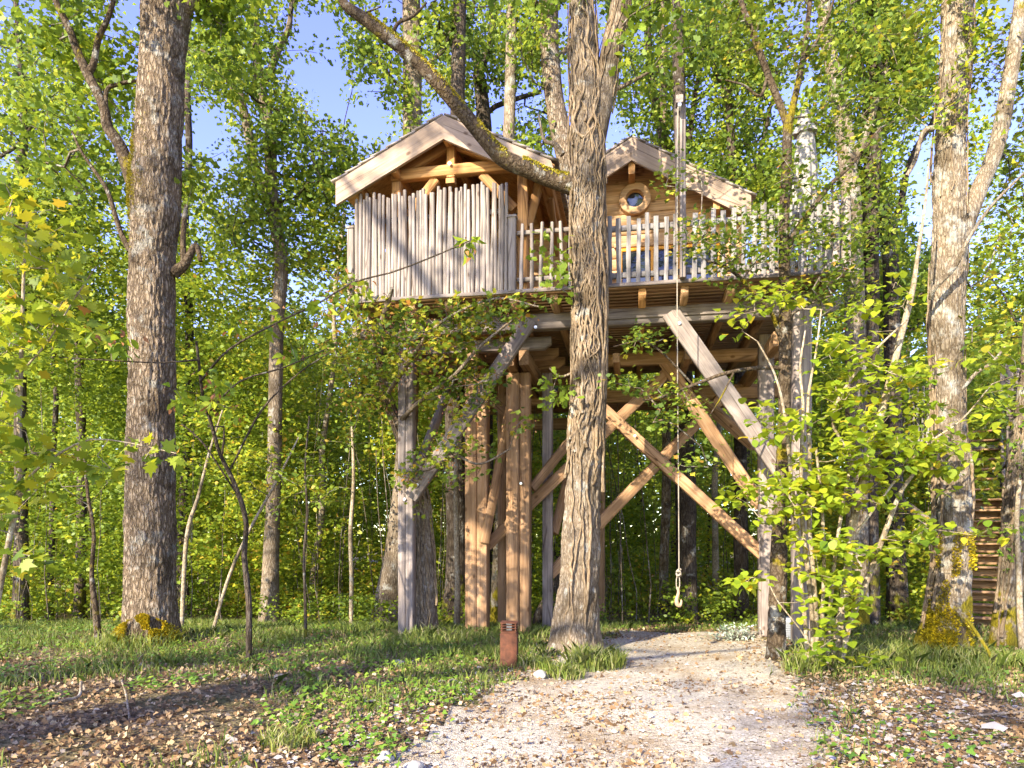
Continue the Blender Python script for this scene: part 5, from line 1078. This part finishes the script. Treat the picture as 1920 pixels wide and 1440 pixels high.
# silvery plant by the far end of the path
pl = empty('silvery_plant', (*P(1372, 1212, 9.9)[:2], 0)); pl.location[2] = float(gz(pl.location[0], pl.location[1])); tag(pl, 'low plant with whitish leaves at the far right corner of the path', 'plant')
s = Soup(); rgp = np.random.default_rng(6); C_ = np.stack([rgp.normal(0, .17, 60), rgp.normal(0, .1, 60), rgp.uniform(.03, .22, 60)], 1)
M['silver'] = leaf_mat('silvery leaves', [(.16, .24, .12), (.40, .45, .34), (.6, .62, .55)], .2); clusters(s, C_, 6, .06, T_LONG, .05, rng=rgp, up=.6, base=.4); s.build('foliage', M['silver'], pl)
s = Soup()
for c in C_[:30]: tube(s, [(c[0]*.2, c[1]*.2, -.03), c], .004, 4)
s.build('stems', M['bark_twig'], pl)

# ------------------------------------------------------------------ undergrowth and far wood, masses nobody could count
def yz(x, y, z): return HX+F*x/y, HY-F*(z-EYE)/y
rw_ = np.random.default_rng(40)
def mass(n, y0, y1, zmax, per, rad, size, base, T=T_QUAD, side=.9, clear=None, thr=.42, seed=0, zmin=.1, topfade=True):
    y = y0+(y1-y0)*rw_.random(n); x = rw_.uniform(-1, 1, n)*side*y; z = gz(x, y)+zmin+(zmax-zmin)*rw_.random(n)**.9
    d = vnoise(np.stack([x*.55, y*.55, z*.55], 1), seed); px, py = yz(x, y, z); k = (d > thr)
    k &= ~insky(px, py, rw_)
    if clear is not None: k &= clear(x, y, z, px, py)
    x, y, z = x[k], y[k], z[k]; s = Soup(); C = np.stack([x, y, z], 1)
    b = base+.5*(vnoise(C*.35, seed+5)-.5); 
    ct = np.repeat(b, per)+rw_.normal(0, .2, len(C)*per); dv = rw_.normal(0, 1, (len(C)*per, 3)); dv /= np.linalg.norm(dv, axis=1)[:, None]; dv *= (rad*rw_.random(len(C)*per)**.5)[:, None]; dv[:, 2] *= .6
    put_leaves(s, np.repeat(C, per, 0)+dv, T, size, up=.45, droop=.2, rng=rw_, tint=np.clip(ct, 0, .97)); return s, C
# understorey shrubs, with thin stems
def cl1(x, y, z, px, py):
    return ~((y < 17.5) & (px > 1090) & (px < 1480) & ((z > .6) | (y < 13.2)))
def cl2(x, y, z, px, py): return ~((y < 23) & (px > 1090) & (px < 1500) & (z > .4))
s, C = mass(10500, 12.8, 19.5, 8.5, 44, .44, .10, .56, T_HEX, clear=cl1, thr=.47, seed=3)
n_ = 190; y = rw_.uniform(12.6, 19, n_); x = rw_.uniform(-.85, .85, n_)*y
for i in range(n_):
    h_ = rw_.uniform(2, 6.5); r = rw_.uniform(.005, .016); zz = np.linspace(0, 1, 7); a_ = rw_.uniform(0, 6.28); ln = rw_.uniform(0, .8)
    p_ = np.stack([x[i]+ln*np.cos(a_)*zz**1.5+rw_.normal(0, .03, 7), y[i]+ln*np.sin(a_)*zz**1.5+0*zz, gz(x[i], y[i])-.05+h_*zz], 1); tube(s, p_, r*(1.1-.7*zz), 5, mi=1, cap=False)
tag(s.build('undergrowth', [M['under'], M['bark_twig']]), 'dense leafy undergrowth of shrubs and thin stems beneath the trees', 'undergrowth', kind='stuff')
# low herbs at the edge of the wood
s, C = mass(1700, 11.2, 14.5, .55, 18, .18, .065, .45, T_HEX, thr=.42, seed=8, zmin=.0, clear=lambda x, y, z, px, py: ~((px > 1120) & (px < 1440) & (y < 11.8)))
tag(s.build('herb_layer', M['under']), 'low green herbs along the shaded edge of the wood', 'herbs', kind='stuff')
# the wood beyond: crowns and trunks
s, C = mass(9500, 19, 34, 10.5, 50, .75, .19, .60, T_QUAD, clear=cl2, thr=.43, seed=13)
s2, C2 = mass(4600, 24, 44, 24, 46, .85, .19, .58, T_QUAD, thr=.53, seed=17, zmin=7, clear=lambda x, y, z, px, py: (z < 11+7*n2(x, y, .12, 91)+5*(np.abs(px-560) > 190)) | (px > 900))
for q_ in (s2,):
    for v_, l_, N_, t_, m_ in zip(q_.V, q_.L, q_.N, q_.T, q_.M): s.add(v_, l_.reshape(-1, N_[0]), t_, 0)
s3, C3 = mass(3500, 40, 62, 15, 34, 1.8, .6, .5, T_QUAD, thr=.38, seed=19)
for v_, l_, N_, t_, m_ in zip(s3.V, s3.L, s3.N, s3.T, s3.M): s.add(v_, l_.reshape(-1, N_[0]), t_, 0)
n_ = 60; y = rw_.uniform(23, 42, n_); x = rw_.uniform(-.9, .9, n_)*y
for i in range(n_):
    h_ = rw_.uniform(9, 15); r = rw_.uniform(.07, .20); zz = np.linspace(0, 1, 8); p_ = np.stack([x[i]+rw_.normal(0, .12, 8).cumsum(), y[i]+0*zz, gz(x[i], y[i])-.1+h_*zz], 1); tube(s, p_, r*(1.1-.7*zz), 8, mi=1, cap=False)
tag(s.build('far_wood', [M['wood_far'], M['bark_dark']]), 'far oak wood closing the view behind the treehouse', 'wood', kind='stuff')

# ------------------------------------------------------------------ the trees behind the camera, which throw the dappled shade
proto = Tree(np.random.default_rng(77)); proto.limb([(0, 0, -.3, .32), (.1, 0, 3, .26), (0, .1, 6, .22), (.2, 0, 9, .16), (.1, 0, 13, .07)], ns=14)
for k in range(9):
    a = k*2.4; z0 = 4.2+k*.8; L = 3.2-.12*k; proto.limb([(.05, 0, z0, .1), (math.cos(a)*L*.5, math.sin(a)*L*.5, z0+1.0, .07), (math.cos(a)*L, math.sin(a)*L, z0+1.7, .03)], ns=7)
v = proto.rng.normal(0, 1, (80, 3)); v /= np.linalg.norm(v, axis=1)[:, None]; v *= proto.rng.uniform(.3, 1, 80)[:, None]**.6; proto.grow(v*np.array([3.6, 3.6, 3.4])+np.array([0, 0, 10.6])); proto.twigs(.005, ns=3)
tw_m = proto.wood.mesh('trunk', [M['bark'], M['bark_twig']], smooth=True); lf = Soup(); clusters(lf, proto.T(), 26, .42, T_HEX, .14, rng=proto.rng); lf_m = lf.mesh('foliage', [M['oak']])
for i, (x_, y_, rz_, sc_) in enumerate([(-8.3, -1.8, 0, 1.15), (-4.0, -8.8, 1.3, 1.05), (-14.5, 2.5, 2.2, 1.0), (-15.5, -8.5, 4.1, 1.1), (-8.5, -14.0, 5.2, 1.1), (1.5, -14.0, 3.0, 1.0)]):
    e = empty('oak_tree', (x_, y_, float(gz(x_, y_))), rz_); e.scale = (sc_,)*3; tag(e, 'oak standing behind the photographer', 'tree', 'oaks behind the photographer')
    link('trunk', tw_m, e); link('foliage', lf_m, e)
